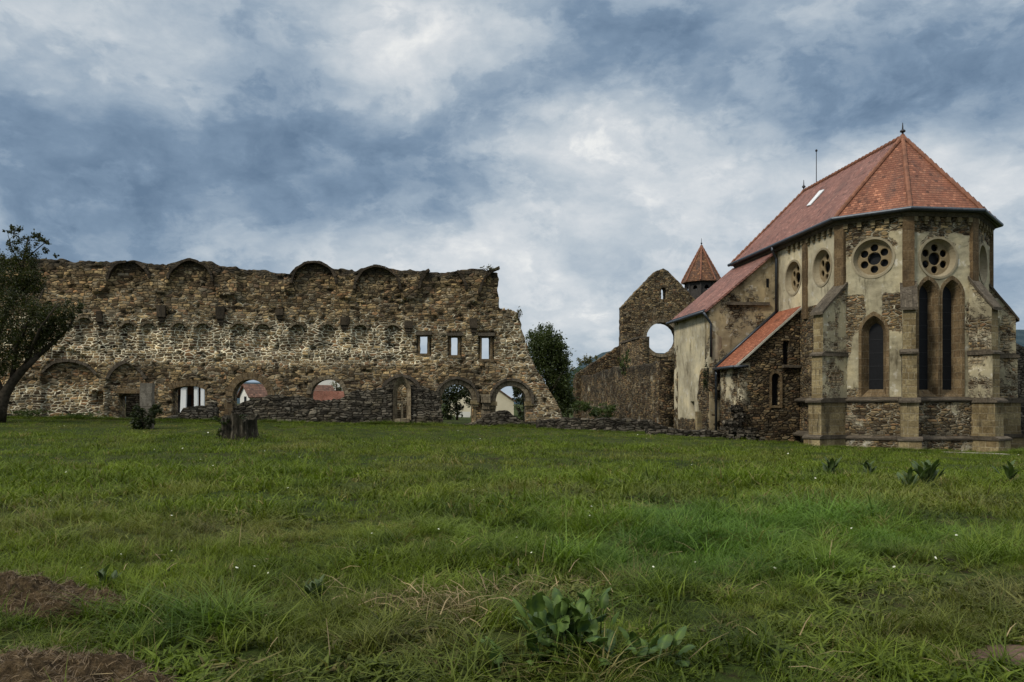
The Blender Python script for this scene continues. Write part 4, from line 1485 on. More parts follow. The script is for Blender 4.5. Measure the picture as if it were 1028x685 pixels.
HEAPS = [(-3.85, 6.3, .84, .58, .27), (-2.66, 4.50, .84, .60, .25)]     # x, y, half widths, height
gx, gy = graded(-3000, 3000, -14, 14, .25), graded(-300, 4000, 2.5, 22, .2)
GX, GY = np.meshgrid(gx, gy, indexing='ij')
GZ = ground_z(GX, GY)
nx, ny = len(gx), len(gy)
idx = np.arange(nx * ny).reshape(nx, ny)
faces = np.stack([idx[:-1, :-1], idx[1:, :-1], idx[1:, 1:], idx[:-1, 1:]], -1).reshape(-1, 4)
m_ground, t = new_mat('meadow_soil')
pos = t.n('ShaderNodeNewGeometry').outputs['Position']
n1 = t.noise(pos, .35, 5, .6)
n2 = t.noise(pos, 3.0, 5, .7)
c_ = t.mix(t.mr(n1, .4, .62), (.022, .036, .005), (.040, .050, .010))
c_ = t.mix(t.mr(n2, .5, .68), c_, (.026, .018, .009))
c_ = t.mix(1.0, c_, t.ramp(t.noise(pos, 11, 4, .7), [(.3, (.5, .5, .5)), (.7, (1.5, 1.5, 1.5))]), 'MULTIPLY')
finish(t, c_, .95, t.noise(pos, 9, 5, .7), .08, 1.0, .1)
g_ = mesh('ground', np.stack([GX.ravel(), GY.ravel(), GZ.ravel()], 1), faces, m_ground, uv=False, smooth=True)
tag(g_, kind='structure')

m_hill, t = new_mat('hazy_wooded_hill')
pos = t.n('ShaderNodeNewGeometry').outputs['Position']
c_ = t.mix(t.mr(t.noise(pos, .03, 6, .7), .35, .65), (.030, .050, .062), (.050, .072, .082))  # bluish haze of distance mixed into the forest colour
finish(t, c_, 1.0, t.noise(pos, .06, 6, .7), 6, 1.0, 0.0)
# silhouette read as (px, py) at the given distance
hv, hf = [], []
prof = [(-300, 372), (0, 380), (300, 384), (360, 400), (530, 400), (562, 380), (590, 362), (604, 353.5), (616, 351.5), (640, 356), (664, 355), (690, 354), (760, 352), (850, 352), (960, 342), (1020, 331), (1100, 326), (1250, 345), (1500, 375)]
xs = np.linspace(-300, 1500, 200)
zs_ = np.interp(xs, [p for p, _ in prof], [y for _, y in prof])
Yh = 1300.0
rows = ((0, 0.0), (60, .35), (170, .78), (300, 1.0), (520, .8), (900, .0))
for i, px in enumerate(xs):
    zt = EYE + (HY - zs_[i]) * (Yh + 300) / F_PX + 4 * float(vn(np.array([px * .11]), np.array([0.]), 3)[0])
    for dy, fr in rows:
        hv.append(((px - CX) / F_PX * (Yh + dy), Yh + dy, zt * fr * (1 if fr else 0) - (3 if not fr else 0)))
k = len(rows)
for i in range(len(xs) - 1):
    for j in range(k - 1):
        hf.append((i * k + j, (i + 1) * k + j, (i + 1) * k + j + 1, i * k + j + 1))
tag(mesh('hills', hv, hf, m_hill, uv=False, smooth=True), kind='structure')

# ------------------------------------------------------------------ foliage


def leaf_cloud(name, blobs, leaf, mat, parent=None, seed=0, flat=.0, tone_by=None, density=1.0):
    """blobs: (x, y, z, rx, ry, rz, count): many single leaves spread through uneven clumps"""
    r = np.random.default_rng(seed)
    P, T = [], []
    for (x, y, z, rx, ry, rz, cnt) in blobs:
        cnt = int(cnt * density)
        nsub = max(4, cnt // 28)
        d = r.normal(size=(nsub, 3))
        d /= np.linalg.norm(d, axis=1)[:, None]
        rad = r.random(nsub) ** .38
        cen = d * rad[:, None] * np.array([rx, ry, rz])
        tone = r.random(nsub)
        w_ = r.integers(0, nsub, cnt)
        sub = r.normal(size=(cnt, 3)) * np.array([rx, ry, rz]) * .17
        P.append(cen[w_] + sub + np.array([x, y, z]))
        T.append(np.clip(tone[w_] * .75 + r.random(cnt) * .35, 0, 1))
    P, T = np.vstack(P), np.concatenate(T)
    n = len(P)
    u = r.normal(size=(n, 3))
    u /= np.linalg.norm(u, axis=1)[:, None]
    v = np.cross(u, r.normal(size=(n, 3)))
    v /= np.linalg.norm(v, axis=1)[:, None]
    L = leaf * (.6 + .8 * r.random(n))[:, None]
    V = np.stack([P - u * L, P + v * L * .5 - u * L * .1, P + u * L, P - v * L * .5 - u * L * .1], 1).reshape(-1, 3)
    me = bpy.data.meshes.new(name)
    me.vertices.add(4 * n)
    me.vertices.foreach_set('co', V.ravel())
    me.loops.add(4 * n)
    me.loops.foreach_set('vertex_index', np.arange(4 * n))
    me.polygons.add(n)
    me.polygons.foreach_set('loop_start', np.arange(0, 4 * n, 4))
    me.update(calc_edges=True)
    at = me.attributes.new('tone', 'FLOAT', 'POINT')
    at.data.foreach_set('value', np.repeat(T, 4).astype(np.float32))
    return link(name, me, mat, parent)


M_BARK = plain_mat('dark_bark', (.042, .034, .024), .95, 0, .5, 8, .1)
M_LEAF_DARK = leaf_mat('dark_tree_leaf', (.008, .013, .004), (.034, .046, .010))
M_LEAF_LEAN = leaf_mat('leaning_tree_leaf', (.008, .012, .003), (.050, .058, .010))
M_LEAF_MID = leaf_mat('mid_tree_leaf', (.018, .030, .009), (.075, .095, .026))
M_LEAF_SHRUB = leaf_mat('shrub_leaf', (.020, .036, .010), (.085, .115, .03))
M_LEAF_OLIVE = leaf_mat('olive_leaf', (.045, .048, .016), (.13, .12, .045))


def world_at(px, py, Y):
    return Vector(((px - CX) * Y / F_PX, Y, EYE + (HY - py) * Y / F_PX))


def limb(mb, pts, r0, r1, n=7):
    m = len(pts)
    mb.tube(pts, [r0 + (r1 - r0) * i / (m - 1) for i in range(m)], n)


# leaning dark tree at the left
YT = 37.0
tb = world_at(0, 417, YT)
tl = thing('leaning_tree', 'dark leafy tree with a curved leaning trunk in front of the ruined wall', 'tree', tuple(tb))
P_ = lambda px, py, dy=0: world_at(px, py, YT + dy)
mb = MB()
limb(mb, [P_(-1, 424), P_(1, 408), P_(5, 396), P_(12, 384), P_(24, 370), P_(38, 357)], .30, .14, 10)
limb(mb, [P_(38, 357), P_(50, 347, .3), P_(60, 338, .5), P_(70, 328, .6), P_(76, 318, .6)], .13, .02)
limb(mb, [P_(3, 401), P_(-4, 380, .5), P_(-6, 350, .8), P_(8, 310, .8), P_(22, 270, .8), P_(28, 240, .8)], .20, .03)
limb(mb, [P_(12, 384), P_(16, 350), P_(30, 320), P_(44, 290)], .13, .03)
limb(mb, [P_(24, 370), P_(40, 330, -.5), P_(58, 305, -.7)], .10, .02)
limb(mb, [P_(-6, 350, .8), P_(-30, 320), P_(-55, 290)], .13, .03)
limb(mb, [P_(22, 270, .8), P_(12, 250, .8), P_(8, 236, .8)], .035, .012)
limb(mb, [P_(24, 262, .8), P_(40, 248, .8), P_(50, 240, .8)], .035, .012)
mb.build('trunk', M_BARK, tl, smooth=True)
bl = []
for px, py, dy, r, cnt in ((10, 285, .6, 24, 2600), (31, 284, .6, 13, 1100), (-20, 280, .6, 30, 2400), (15, 315, 0, 26, 2600), (40, 316, -.2, 15, 1100), (-20, 330, 0, 34, 3000),
                           (60, 318, .4, 14, 500), (74, 310, .6, 10, 200), (25, 345, 0, 17, 1400), (50, 334, .3, 12, 450), (2, 365, 0, 15, 1000), (-30, 370, 0, 28, 1600),
                           (26, 264, .8, 12, 600), (6, 264, .8, 11, 520), (18, 360, -.3, 9, 400),
                           (20, 236, .8, 7, 210), (34, 240, .8, 8, 230), (46, 243, .8, 6, 120), (12, 246, .8, 8, 220), (29, 252, .8, 10, 280), (8, 232, .8, 4, 60), (44, 254, .8, 6, 90), (56, 257, .8, 3, 40), (13, 230, .8, 4, 60), (36, 346, .1, 12, 600), (48, 338, .3, 11, 520), (58, 330, .4, 11, 520), (67, 321, .5, 9, 240), (75, 313, .6, 6, 110), (66, 306, .5, 8, 110), (82, 306, .6, 4, 40)):
    c = P_(px, py, dy)
    m = r * YT / F_PX
    bl.append((c.x, c.y, c.z, m, m * 1.1, m, cnt))
leaf_cloud('crown', bl, .052, M_LEAF_LEAN, tl, 11, density=1.5)

# trees beyond the end of the ruined wall


def bushy_tree(name, label, px, Y, base_z, top_py, blobs, leaf, mat, trunk_r=.16, seed=0, group=None, cat='tree'):
    b = world_at(px, HY, Y)
    root = thing(name, label, cat, (b.x, Y, base_z), group)
    mb = MB()
    top = world_at(px, top_py + 12, Y)
    limb(mb, [(b.x, Y, base_z - .3), (b.x + .1, Y, base_z + (top.z - base_z) * .35), (b.x - .05, Y + .1, base_z + (top.z - base_z) * .7), tuple(top)], trunk_r, trunk_r * .2, 8)
    rr = random.Random(seed)
    for k in range(7):
        f = rr.uniform(.3, .8)
        z0 = base_z + (top.z - base_z) * f
        a = rr.uniform(0, 6.28)
        L = rr.uniform(.8, 1.5) * (1.2 - f) * (top.z - base_z) * .25
        limb(mb, [(b.x, Y, z0), (b.x + L * .5 * math.cos(a), Y + L * .5 * math.sin(a), z0 + L * .35), (b.x + L * math.cos(a), Y + L * math.sin(a), z0 + L * .8)], trunk_r * .4, .015, 6)
    mb.build('trunk', M_BARK, root, smooth=True)
    B = []
    for bx, by, dy, r, cnt in blobs:
        c = world_at(bx, by, Y + dy)
        m = r * Y / F_PX
        B.append((c.x, c.y, c.z, m, m * 1.1, m, cnt))
    leaf_cloud('crown', B, leaf, mat, root, seed + 50)
    return root


bushy_tree('round_tree', 'round crowned dark green tree rising behind the broken end of the ruined wall', 549, 58, 0, 326,
           [(547, 342, 0, 15, 2600), (543, 352, 0, 17, 2800), (556, 352, 0, 15, 2500), (549, 368, 0, 19, 3000), (562, 362, 0, 10, 1100), (560, 380, 0, 14, 1700), (568, 395, 0, 11, 1200), (564, 408, 0, 13, 1300), (573, 408, 2, 8, 500), (538, 372, 0, 17, 1300), (562, 372, 0, 12, 800), (552, 388, 0, 17, 1200), (540, 394, 0, 15, 900), (560, 396, 0, 13, 800), (549, 331, 0, 8, 380), (564, 347, 0, 7, 260), (535, 340, 0, 8, 300), (548, 410, 0, 16, 800)],
           .085, M_LEAF_MID, .2, 1)
bushy_tree('shrub_tree', 'low green tree between the round tree and the roofless nave', 570, 84, 0, 362,
           [(566, 386, 0, 14, 900), (580, 377, 0, 11, 600), (574, 392, 0, 14, 900), (566, 404, 0, 14, 800), (572, 366, 0, 6, 160), (558, 396, 0, 12, 600)],
           .10, M_LEAF_SHRUB, .12, 2)
bushy_tree('olive_tree', 'thin yellowish green tree showing above the streaked aisle wall', 590, 88, 0, 357,
           [(588, 366, 0, 8, 260), (596, 361, 0, 6, 140), (583, 362, 0, 6, 130), (592, 376, 0, 9, 260), (578, 372, 0, 7, 140)], .12, M_LEAF_OLIVE, .1, 3)
bushy_tree('courtyard_tree', 'dark leafy tree seen through the tall round arch', 458, 58, .1, 380,
           [(448, 396, 0, 12, 800), (460, 392, 0, 12, 700), (454, 410, 0, 11, 600), (470, 398, 0, 9, 400), (446, 418, 0, 9, 400)], .10, M_LEAF_DARK, .14, 4)
bushy_tree('courtyard_tree', 'dark leafy tree filling the right side of the rightmost arch', 526, 57, .1, 380,
           [(525, 396, 0, 10, 700), (530, 410, 0, 11, 700), (521, 392, 0, 7, 300), (526, 420, 0, 9, 400)], .10, M_LEAF_DARK, .14, 5)
bushy_tree('garden_tree', 'bare grey twiggy tree seen through the arch above the brick wall', 338, 84, .3, 372,
           [(334, 383, 0, 9, 170), (343, 386, 0, 8, 170), (338, 392, 0, 7, 120), (346, 378, 0, 6, 120)], .09, M_LEAF_OLIVE, .12, 6)


def shrub(name, label, px, py, Y, w_px, h_px, cnt, mat, leaf=.06, seed=0, group=None, cat='shrub', z=None):
    c = world_at(px, py, Y)
    m = Y / F_PX
    z0 = c.z if z is None else z
    root = thing(name, label, cat, (c.x, Y, z0), group)
    rr = random.Random(seed)
    B = []
    for k in range(9):
        f = rr.random()
        B.append((c.x + rr.uniform(-.5, .5) * w_px * m * .8, Y + rr.uniform(-.3, .3) * w_px * m * .5, z0 + f * h_px * m * .7 + .1, w_px * m * .24, w_px * m * .22, h_px * m * .30, cnt // 9))
    leaf_cloud('foliage', B, leaf, mat, root, seed + 90)
    mb = MB()
    for k in range(6):
        a = rr.uniform(0, 6.28)
        limb(mb, [(c.x, Y, z0 - .15), (c.x + .2 * w_px * m * math.cos(a), Y + .2 * w_px * m * math.sin(a), z0 + .4 * h_px * m), (c.x + .35 * w_px * m * math.cos(a), Y + .3 * w_px * m * math.sin(a), z0 + .8 * h_px * m)], .02, .006, 5)
    mb.build('stems', M_BARK, root)
    return root


shrub('shrub', 'broad dark green shrub at the foot of the streaked aisle wall', 599, 419, 57, 36, 17, 2600, M_LEAF_SHRUB, .07, 1)
shrub('wall_plant', 'light green plant hanging on top of the aisle wall', 626, 372, 60.5, 13, 20, 600, M_LEAF_SHRUB, .07, 2, cat='plant')
shrub('wall_plant', 'dry twiggy tuft on the top corner of the ruined wall', 490, 273, 45.6, 18, 6, 200, M_LEAF_OLIVE, .05, 3, cat='plant')
shrub('bush', 'small dark bush growing round the grey stone pillar', 147, 430.5, 34.0, 26, 25, 2600, M_LEAF_DARK, .05, 4, cat='bush', z=gz((147 - CX) * 34.0 / F_PX, 34.0))
for i, (px, w_, h_, lab) in enumerate(((28, 40, 8, 'low dark weeds at the foot of the wall behind the leaning trunk'), (83, 34, 6, 'low dark weeds at the foot of the wall under the small square hole'),
                                       (222, 18, 5, 'low weeds beside the dark stone stump'))):
    Yw = WL.dep(px) - (1.1 if px < 200 else 3)
    shrub('weeds', lab, px, 416 + i * 2, Yw, w_, h_, 900, M_LEAF_SHRUB, .05, 20 + i, cat='weeds', z=gz((px - CX) * Yw / F_PX, Yw) - .05)
shrub('weeds', 'tuft of weeds hanging on the broken edge beside the highest window', 521, 322, 45.6, 6, 14, 160, M_LEAF_OLIVE, .05, 30, cat='weeds')
shrub('weeds', 'ivy tuft growing against the wall beside the downpipe of the plastered wing', 709.5, 392, 43.4, 7, 28, 420, M_LEAF_DARK, .05, 31, cat='weeds')

# stone pillar and stump in the grass
m_pil = ashlar_mat('grey_pillar_stone', 1.2, 1.5, (.17, .155, .13), (.13, .12, .10), (.1, .09, .07), .6)
Yp = 34.6
xp = (148 - CX) * Yp / F_PX
zp = gz(xp, Yp)
mb = MB()
ztop = EYE + (HY - 385) * Yp / F_PX
mb.box((xp, Yp, (zp + ztop) / 2 - .1), (.24, .03, 0), (-.03, .2, 0), (0, 0, (ztop - zp) / 2 + .1))
tag(mb.build('stone_pillar', m_pil, None, jitter=.03, subdiv=4), 'upright grey stone pillar rising out of a dark bush', 'pillar')
m_stump, t = new_mat('stump_bark')
co = t.n('ShaderNodeTexCoord').outputs['Object']
st = t.noise(t.sc(co, (9, 9, 1.2)), 1.0, 5, .65)
c_ = t.ramp(st, [(.35, (.010, .009, .006)), (.52, (.036, .030, .021)), (.66, (.12, .105, .08)), (.75, (.05, .043, .03))])
c_ = t.mix(t.mr(t.noise(co, 2.4, 4, .6), .5, .62, 0, .8), c_, (.014, .013, .008))
finish(t, c_, .95, st, .08, 1.0, .1)
Ys = 28.5
xs_, zs0 = (240 - CX) * Ys / F_PX, gz((240 - CX) * Ys / F_PX, Ys)
zt_ = EYE + (HY - 418.5) * Ys / F_PX
v_, f_ = [], []
nn, rows_ = 40, 9
for j in range(rows_):
    fz = j / (rows_ - 1)
    for k in range(nn):
        a = 2 * math.pi * k / nn
        r_ = .60 * (1.12 - .16 * math.sin(fz * 2.4)) * (1 + .10 * math.sin(5 * a + 1) + .07 * math.sin(11 * a) + .22 * float(vn(np.array([math.cos(a) * 2 + 5]), np.array([math.sin(a) * 2 + fz * 2.5]), 5)[0])) * (1 + .12 * (1 - fz) ** 3)
        dz = (.12 * math.sin(3 * a + .5) + .08 * math.sin(7 * a) + .05 * math.sin(13 * a)) * fz
        v_.append((xs_ + r_ * math.cos(a), Ys + r_ * .8 * math.sin(a), zs0 - .15 + (zt_ - zs0 + .13) * fz + dz))
for j in range(rows_ - 1):
    for k in range(nn):
        f_.append((j * nn + k, j * nn + (k + 1) % nn, (j + 1) * nn + (k + 1) % nn, (j + 1) * nn + k))
v_.append((xs_, Ys, zt_ - .12))
for k in range(nn):
    f_.append(((rows_ - 1) * nn + k, (rows_ - 1) * nn + (k + 1) % nn, len(v_) - 1))
stp = mesh('stump', v_, f_, m_stump)
tag(stp, 'broad dark weathered stump standing alone in the grass', 'stump')
leaf_cloud('ivy', [(xs_ - .5, Ys - .45, zs0 + .2, .15, .12, .25, 200), (xs_ - .1, Ys, zt_ - .02, .5, .4, .10, 300), (xs_ - .3, Ys - .5, zs0 + .6, .2, .1, .15, 140)], .035, M_LEAF_DARK, stp, 77)

# ------------------------------------------------------------------ village houses behind the arches


def house(name, label, cx, cy, w_, d_, zb, zw, rise, rot, wall, roofm, wins=(), extra=None, chimney=False):
    """gable at the front (-y side), ridge along depth; wins: (x, z, half width, half height) on the front, or ('s', ...) on the right side"""
    root = thing(name, label, 'house', (cx, cy, zb))
    cR, sR = math.cos(rot), math.sin(rot)
    T = lambda x, y, z: Vector((cx + x * cR - y * sR, cy + x * sR + y * cR, z))
    mb = MB()
    h = w_ / 2
    mb.prism([T(-h, 0, zb - .4), T(h, 0, zb - .4), T(h, 0, zw), T(0, 0, zw + rise), T(-h, 0, zw)], T(0, d_, 0) - T(0, 0, 0))
    mb.build('wall', wall, root)
    mb = MB()
    for sg in (-1, 1):
        o, e = T(0, -.25, zw + rise + .12), T(sg * (h + .35), -.25, zw + .12 - .35 * rise / h)
        mb.prism([o, e, e - Vector((0, 0, .12)), o - Vector((0, 0, .12))], T(0, d_ + .5, 0) - T(0, 0, 0))
    rfh = mb.build('roof', roofm, root)
    if chimney:
        mb = MB()
        mb.box(T(.6, d_ * .6, zw + rise + .2), T(.3, 0, 0) - T(0, 0, 0), T(0, .3, 0) - T(0, 0, 0), (0, 0, .7))
        mb.build('chimney', wall, rfh)
    for wx, wz, a, b in wins:
        mb = MB()
        mb.box(T(wx, -.02, wz), T(a, 0, 0) - T(0, 0, 0), T(0, .04, 0) - T(0, 0, 0), (0, 0, b))
        mb.build('window', M_GLASS, root)
    return root, T


M_WHITE = plain_mat('whitewash', (.62, .60, .55), .9, 0, .12, .6, .1)
M_CREAM = plain_mat('cream_render', (.58, .52, .38), .9, 0, .12, .6, .1)
M_HROOF = tile_mat('house_roof_tile', (.10, .052, .035), (.14, .072, .046), (.17, .09, .06), .25, .2, .6)
M_BRICK = ashlar_mat('red_brick', .28, .09, (.36, .13, .095), (.28, .095, .07), (.36, .25, .2), .15)
M_RBROWN = plain_mat('brown_boards', (.10, .05, .035), .85, 0, .3, 1.5, .1)
M_PAINT = plain_mat('white_paint', (.74, .75, .76), .5, 0, .06, 3, .3)
p = world_at(242, 405, 76)
house('gabled_house', 'white gabled house with a brown tiled roof behind the left round arch', p.x + .35, 76, 2.2, 9, .4, 2.45, .95, -.85, M_WHITE, M_HROOF, ((.2, 1.9, .22, .4),), chimney=False)
p = world_at(322, 405, 92)
house('long_house', 'white house with a row of small dark windows above the brick wall', p.x, 92, 13, 8, .4, 3.7, 3.0, 0, M_WHITE, M_HROOF, tuple((-2.6 + 1.55 * i, 3.05, .3, .45) for i in range(6)))
p = world_at(188, 405, 62)
hh, T = house('porch_house', 'brown boarded house with white porch posts behind the segmental opening', p.x, 62, 3.6, 4, .5, 3.4, 1.6, 0, M_RBROWN, M_HROOF, ((-.2, 1.6, .5, .7),))
for px, px2, wd in ((184.5, 183.0, .20), (196.5, 196.5, .13), (203, 203, .12), (175, 175, .12)):
    a, b = world_at(px2, 405, 59.5), world_at(px, 405, 59.5)
    mb = MB()
    mb.prism([(a.x - wd, 59.5, .2), (a.x + wd, 59.5, .2), (b.x + wd, 59.5, 3.1), (b.x - wd, 59.5, 3.1)], (0, .2, 0))
    mb.build('porch_post', M_PAINT, hh)
mb = MB()
mb.box((p.x, 60.6, 3.2), (1.9, 0, 0), (0, 1.35, 0), (0, 0, .12))
mb.build('porch_roof', M_HROOF, hh)
p = world_at(505, 405, 78)
house('cream_house', 'cream rendered house seen through the rightmost arch', p.x - 2.2, 78, 6.5, 8, .0, 1.9, 2.3, .0, M_CREAM, M_HROOF, ())
mb = MB()
a, b = world_at(305, 405, 72), world_at(352, 405, 72)
zt_ = EYE + (HY - 392.8) * 72 / F_PX
mb.box(((a.x + b.x) / 2, 72, zt_ / 2), ((b.x - a.x) / 2, 0, 0), (0, .15, 0), (0, 0, zt_ / 2))
tag(mb.build('brick_wall', M_BRICK, None), 'red brick garden wall seen through the middle arch', 'wall')
mb = MB()
a, b = world_at(457.5, 405, 70), world_at(472, 405, 70)
z0_, z1_ = -.2, EYE + (HY - 413.5) * 70 / F_PX
mb.box(((a.x + b.x) / 2, 70, (z0_ + z1_) / 2), ((b.x - a.x) / 2, 0, 0), (0, .15, 0), (0, 0, (z1_ - z0_) / 2))
tag(mb.build('garden_wall', M_WHITE, None), 'low whitewashed garden wall seen through the tall round arch', 'wall')

# paving strip by the apse and ruined stub beyond it
mb = MB()
a, b = world_at(945, 452.5, 33.6), world_at(1014, 453.8, 33.0)
mb.prism([(a.x, a.y, gz(a.x, a.y) - .1), (b.x, b.y, gz(b.x, b.y) - .1), (b.x, b.y + .55, gz(b.x, b.y) - .1), (a.x, a.y + .55, gz(a.x, a.y) - .1)], (0, 0, .12))
tag(mb.build('paving_strip', plain_mat('pale_paving', (.26, .24, .19), .9, 0, .25, 2, .1), None), kind='structure')
PR = Plane((26.3, 42.5), (1, .05))
rr2 = thing('ruined_wall', 'low rubble ruin at the right edge beside the apse', 'ruin', (28, 42.5, -.5))
panel('wall', PR, -.6, 6, -1.2, 6.5, .1, lambda q, z: z - (4.9 - .25 * q + .35 * vn(q * 2, q * 0, 1)), .9, M_LOW, rr2, lambda q, z: .12 * fbm(q * 2, z * 3, 33), {'mortar': lambda q, z: .2 + 0 * q})

PI_ = Plane(WL.pt(WL.q(96), 0, -4.5).to_2d(), WL.h)  # backing added behind the doorway so the opening reads dark
iw = thing('backing_wall', 'dark rubble backing added to darken the small low doorway', 'wall', tuple(PI_.pt(2.5, .5)))
panel('wall', PI_, 0, 2.7, -.5, 3.6, .15, lambda q, z: z - (3.2 + .2 * vn(q * 2, q * 0, 2)), .6, M_LOW, iw, None, {'mortar': lambda q, z: q * 0 + .1})
PI2 = Plane(WL.pt(WL.q(388), 0, -5.0).to_2d(), WL.h)
iw = thing('backing_wall', 'rubble wall seen through the narrow stone lancet', 'wall', tuple(PI2.pt(1, .4)))
panel('wall', PI2, 0, 2.4, -.5, 4.4, .12, lambda q, z: z - (3.7 + .3 * vn(q * 2, q * 0, 2)), .6, M_RUIN, iw, lambda q, z: .05 * fbm(q * 2, z * 3, 7), {'mortar': lambda q, z: q * 0 + .6, 'stain': lambda q, z: .25 + .8 * (z < 1.25)})  # lower part coloured much darker, with a sharp upper limit
# ------------------------------------------------------------------ hay and soil heaps
m_heap, t = new_mat('dry_mown_grass_and_soil')
co = t.n('ShaderNodeNewGeometry').outputs['Position']
n_ = t.noise(co, 16, 6, .75)
c_ = t.ramp(n_, [(.3, (.016, .011, .006)), (.48, (.060, .040, .020)), (.62, (.115, .078, .040)), (.75, (.21, .15, .085))])
finish(t, c_, .95, n_, .05, 1.0, .1)
M_STRAW = leaf_mat('dry_straw', (.035, .021, .010), (.17, .115, .055), 2.0, .1)


def straw_mesh(name, pts, L, wd, mat, parent, seed, up=.25, tone=None):
    r = np.random.default_rng(seed)
    n = len(pts)
    az = r.random(n) * 2 * np.pi
    el = r.normal(size=n) * up
    d = np.stack([np.cos(az) * np.cos(el), np.sin(az) * np.cos(el), np.sin(el)], 1)
    s = np.stack([-np.sin(az), np.cos(az), np.zeros(n)], 1) + r.normal(size=(n, 3)) * .4
    l = (L * (.5 + r.random(n)))[:, None]
    P = np.asarray(pts)
    mid = P + d * l * .5 + np.array([0, 0, 1]) * l * .08
    V = np.stack([P - s * wd, P + s * wd, mid + s * wd, mid - s * wd, P + d * l + s * wd * .4, P + d * l - s * wd * .4], 1).reshape(-1, 3)
    i0 = np.arange(n)[:, None] * 6
    Fc = np.concatenate([i0 + np.array([0, 1, 2, 3]), i0 + np.array([3, 2, 4, 5])], 0)
    me = bpy.data.meshes.new(name)
    me.vertices.add(len(V))
    me.vertices.foreach_set('co', V.ravel())
    me.loops.add(Fc.size)
    me.loops.foreach_set('vertex_index', Fc.ravel())
    me.polygons.add(len(Fc))
    me.polygons.foreach_set('loop_start', np.arange(0, Fc.size, 4))
    me.update(calc_edges=True)
    at = me.attributes.new('tone', 'FLOAT', 'POINT')
    at.data.foreach_set('value', np.repeat(r.random(n), 6).astype(np.float32))
    return link(name, me, mat, parent)


def heap_h(x, y, hx, hy, sx, sy, h):
    d = np.hypot((x - hx) / sx, (y - hy) / sy)
    k = np.clip(1 - d, 0, 1)
    return h * k ** .8 * (1 + .9 * fbm(x * 2.2, y * 2.2, 50, 4)) + .09 * fbm(x * 7, y * 7, 51, 4) * np.clip(k * 5, 0, 1) - .03


for i, (hx, hy, sx, sy, h) in enumerate(HEAPS):
    X, Y = np.meshgrid(np.linspace(hx - sx, hx + sx, 170), np.linspace(hy - sy, hy + sy, 110), indexing='ij')
    Z = ground_z(X, Y) + heap_h(X, Y, hx, hy, sx, sy, h) - .012
    ix = np.arange(X.size).reshape(X.shape)
    fc_ = np.stack([ix[:-1, :-1], ix[1:, :-1], ix[1:, 1:], ix[:-1, 1:]], -1).reshape(-1, 4)
    d = np.hypot((X - hx) / sx, (Y - hy) / sy).ravel()
    d = d + (.35 * fbm(X * 3, Y * 3, 53)).ravel() - .02
    fc_ = fc_[(d[fc_] < 1.0).all(1)]
    o = mesh('hay_heap', np.stack([X.ravel(), Y.ravel(), Z.ravel()], 1), fc_, m_heap, None, uv=False)
    tag(o, ('flat brown heap of dead mown grass farther from the camera', 'larger brown heap of dead mown grass in the bottom left corner')[i], 'heap')
    n = 3000
    r = np.random.default_rng(i)
    a, q = r.random(n) * 6.283, np.sqrt(r.random(n)) * .97
    x, y = hx + np.cos(a) * q * sx, hy + np.sin(a) * q * sy
    z = ground_z(x, y) + heap_h(x, y, hx, hy, sx, sy, h)
    straw_mesh('straw', np.stack([x, y, z], 1), .055, .0016, M_STRAW, o, 5 + i, .5)
# trodden bare earth patch at the right
X, Y = np.meshgrid(np.linspace(3.0, 4.4, 50), np.linspace(4.75, 5.75, 40), indexing='ij')
Z = ground_z(X, Y) + .012 + .03 * fbm(X * 4, Y * 4, 60)
ix = np.arange(X.size).reshape(X.shape)
fc_ = np.stack([ix[:-1, :-1], ix[1:, :-1], ix[1:, 1:], ix[:-1, 1:]], -1).reshape(-1, 4)
d = (np.hypot((X - 3.75) / .62, (Y - 5.25) / .34) + .5 * fbm(X * 3, Y * 3, 61)).ravel()
fc_ = fc_[(d[fc_] < 1.0).all(1)]
m_earth, t = new_mat('bare_pinkish_earth')
co = t.n('ShaderNodeNewGeometry').outputs['Position']
n_ = t.noise(co, 12, 6, .75)
finish(t, t.ramp(n_, [(.3, (.05, .032, .022)), (.55, (.13, .085, .06)), (.72, (.22, .15, .11))]), .95, n_, .04, 1.0, .1)
tag(mesh('bare_earth', np.stack([X.ravel(), Y.ravel(), Z.ravel()], 1), fc_, m_earth, None, uv=False), kind='structure')

# ------------------------------------------------------------------ grass: single blades gathered in tufts, instanced as one mass
m_grass, t = new_mat('meadow_grass')
pos = t.n('ShaderNodeNewGeometry').outputs['Position']
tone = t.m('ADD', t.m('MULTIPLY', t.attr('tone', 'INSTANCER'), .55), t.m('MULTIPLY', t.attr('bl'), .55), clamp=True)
dry = t.attr('dry', 'INSTANCER')
lush = t.attr('lush', 'INSTANCER')
bt_ = t.attr('tip')
nz = t.noise(pos, .5, 4, .6)
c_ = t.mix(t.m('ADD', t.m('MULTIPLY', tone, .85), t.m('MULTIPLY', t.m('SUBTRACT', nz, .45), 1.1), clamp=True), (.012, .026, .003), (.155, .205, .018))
c_ = t.mix(lush, c_, t.mix(tone, (.018, .046, .006), (.130, .225, .034)))
c_ = t.mix(dry, c_, t.mix(tone, (.10, .078, .030), (.28, .21, .10)))
c_ = t.mix(t.mr(bt_, 0, .30), t.mix(1.0, c_, (.62, .52, .36), 'MULTIPLY'), c_)  # blade roots coloured darker, standing in for shade between the blades
d_ = t.n('ShaderNodeBsdfPrincipled', {'Base Color': c_, 'Roughness': .6, 'Specular IOR Level': .16})
tr2 = t.n('ShaderNodeBsdfTranslucent', {0: t.mix(1.0, c_, (1.1, 1.2, .6), 'MULTIPLY')})
t.n('ShaderNodeOutputMaterial', {0: t.n('ShaderNodeMixShader', {0: .32, 1: d_.outputs[0], 2: tr2.outputs[0]}).outputs[0]})


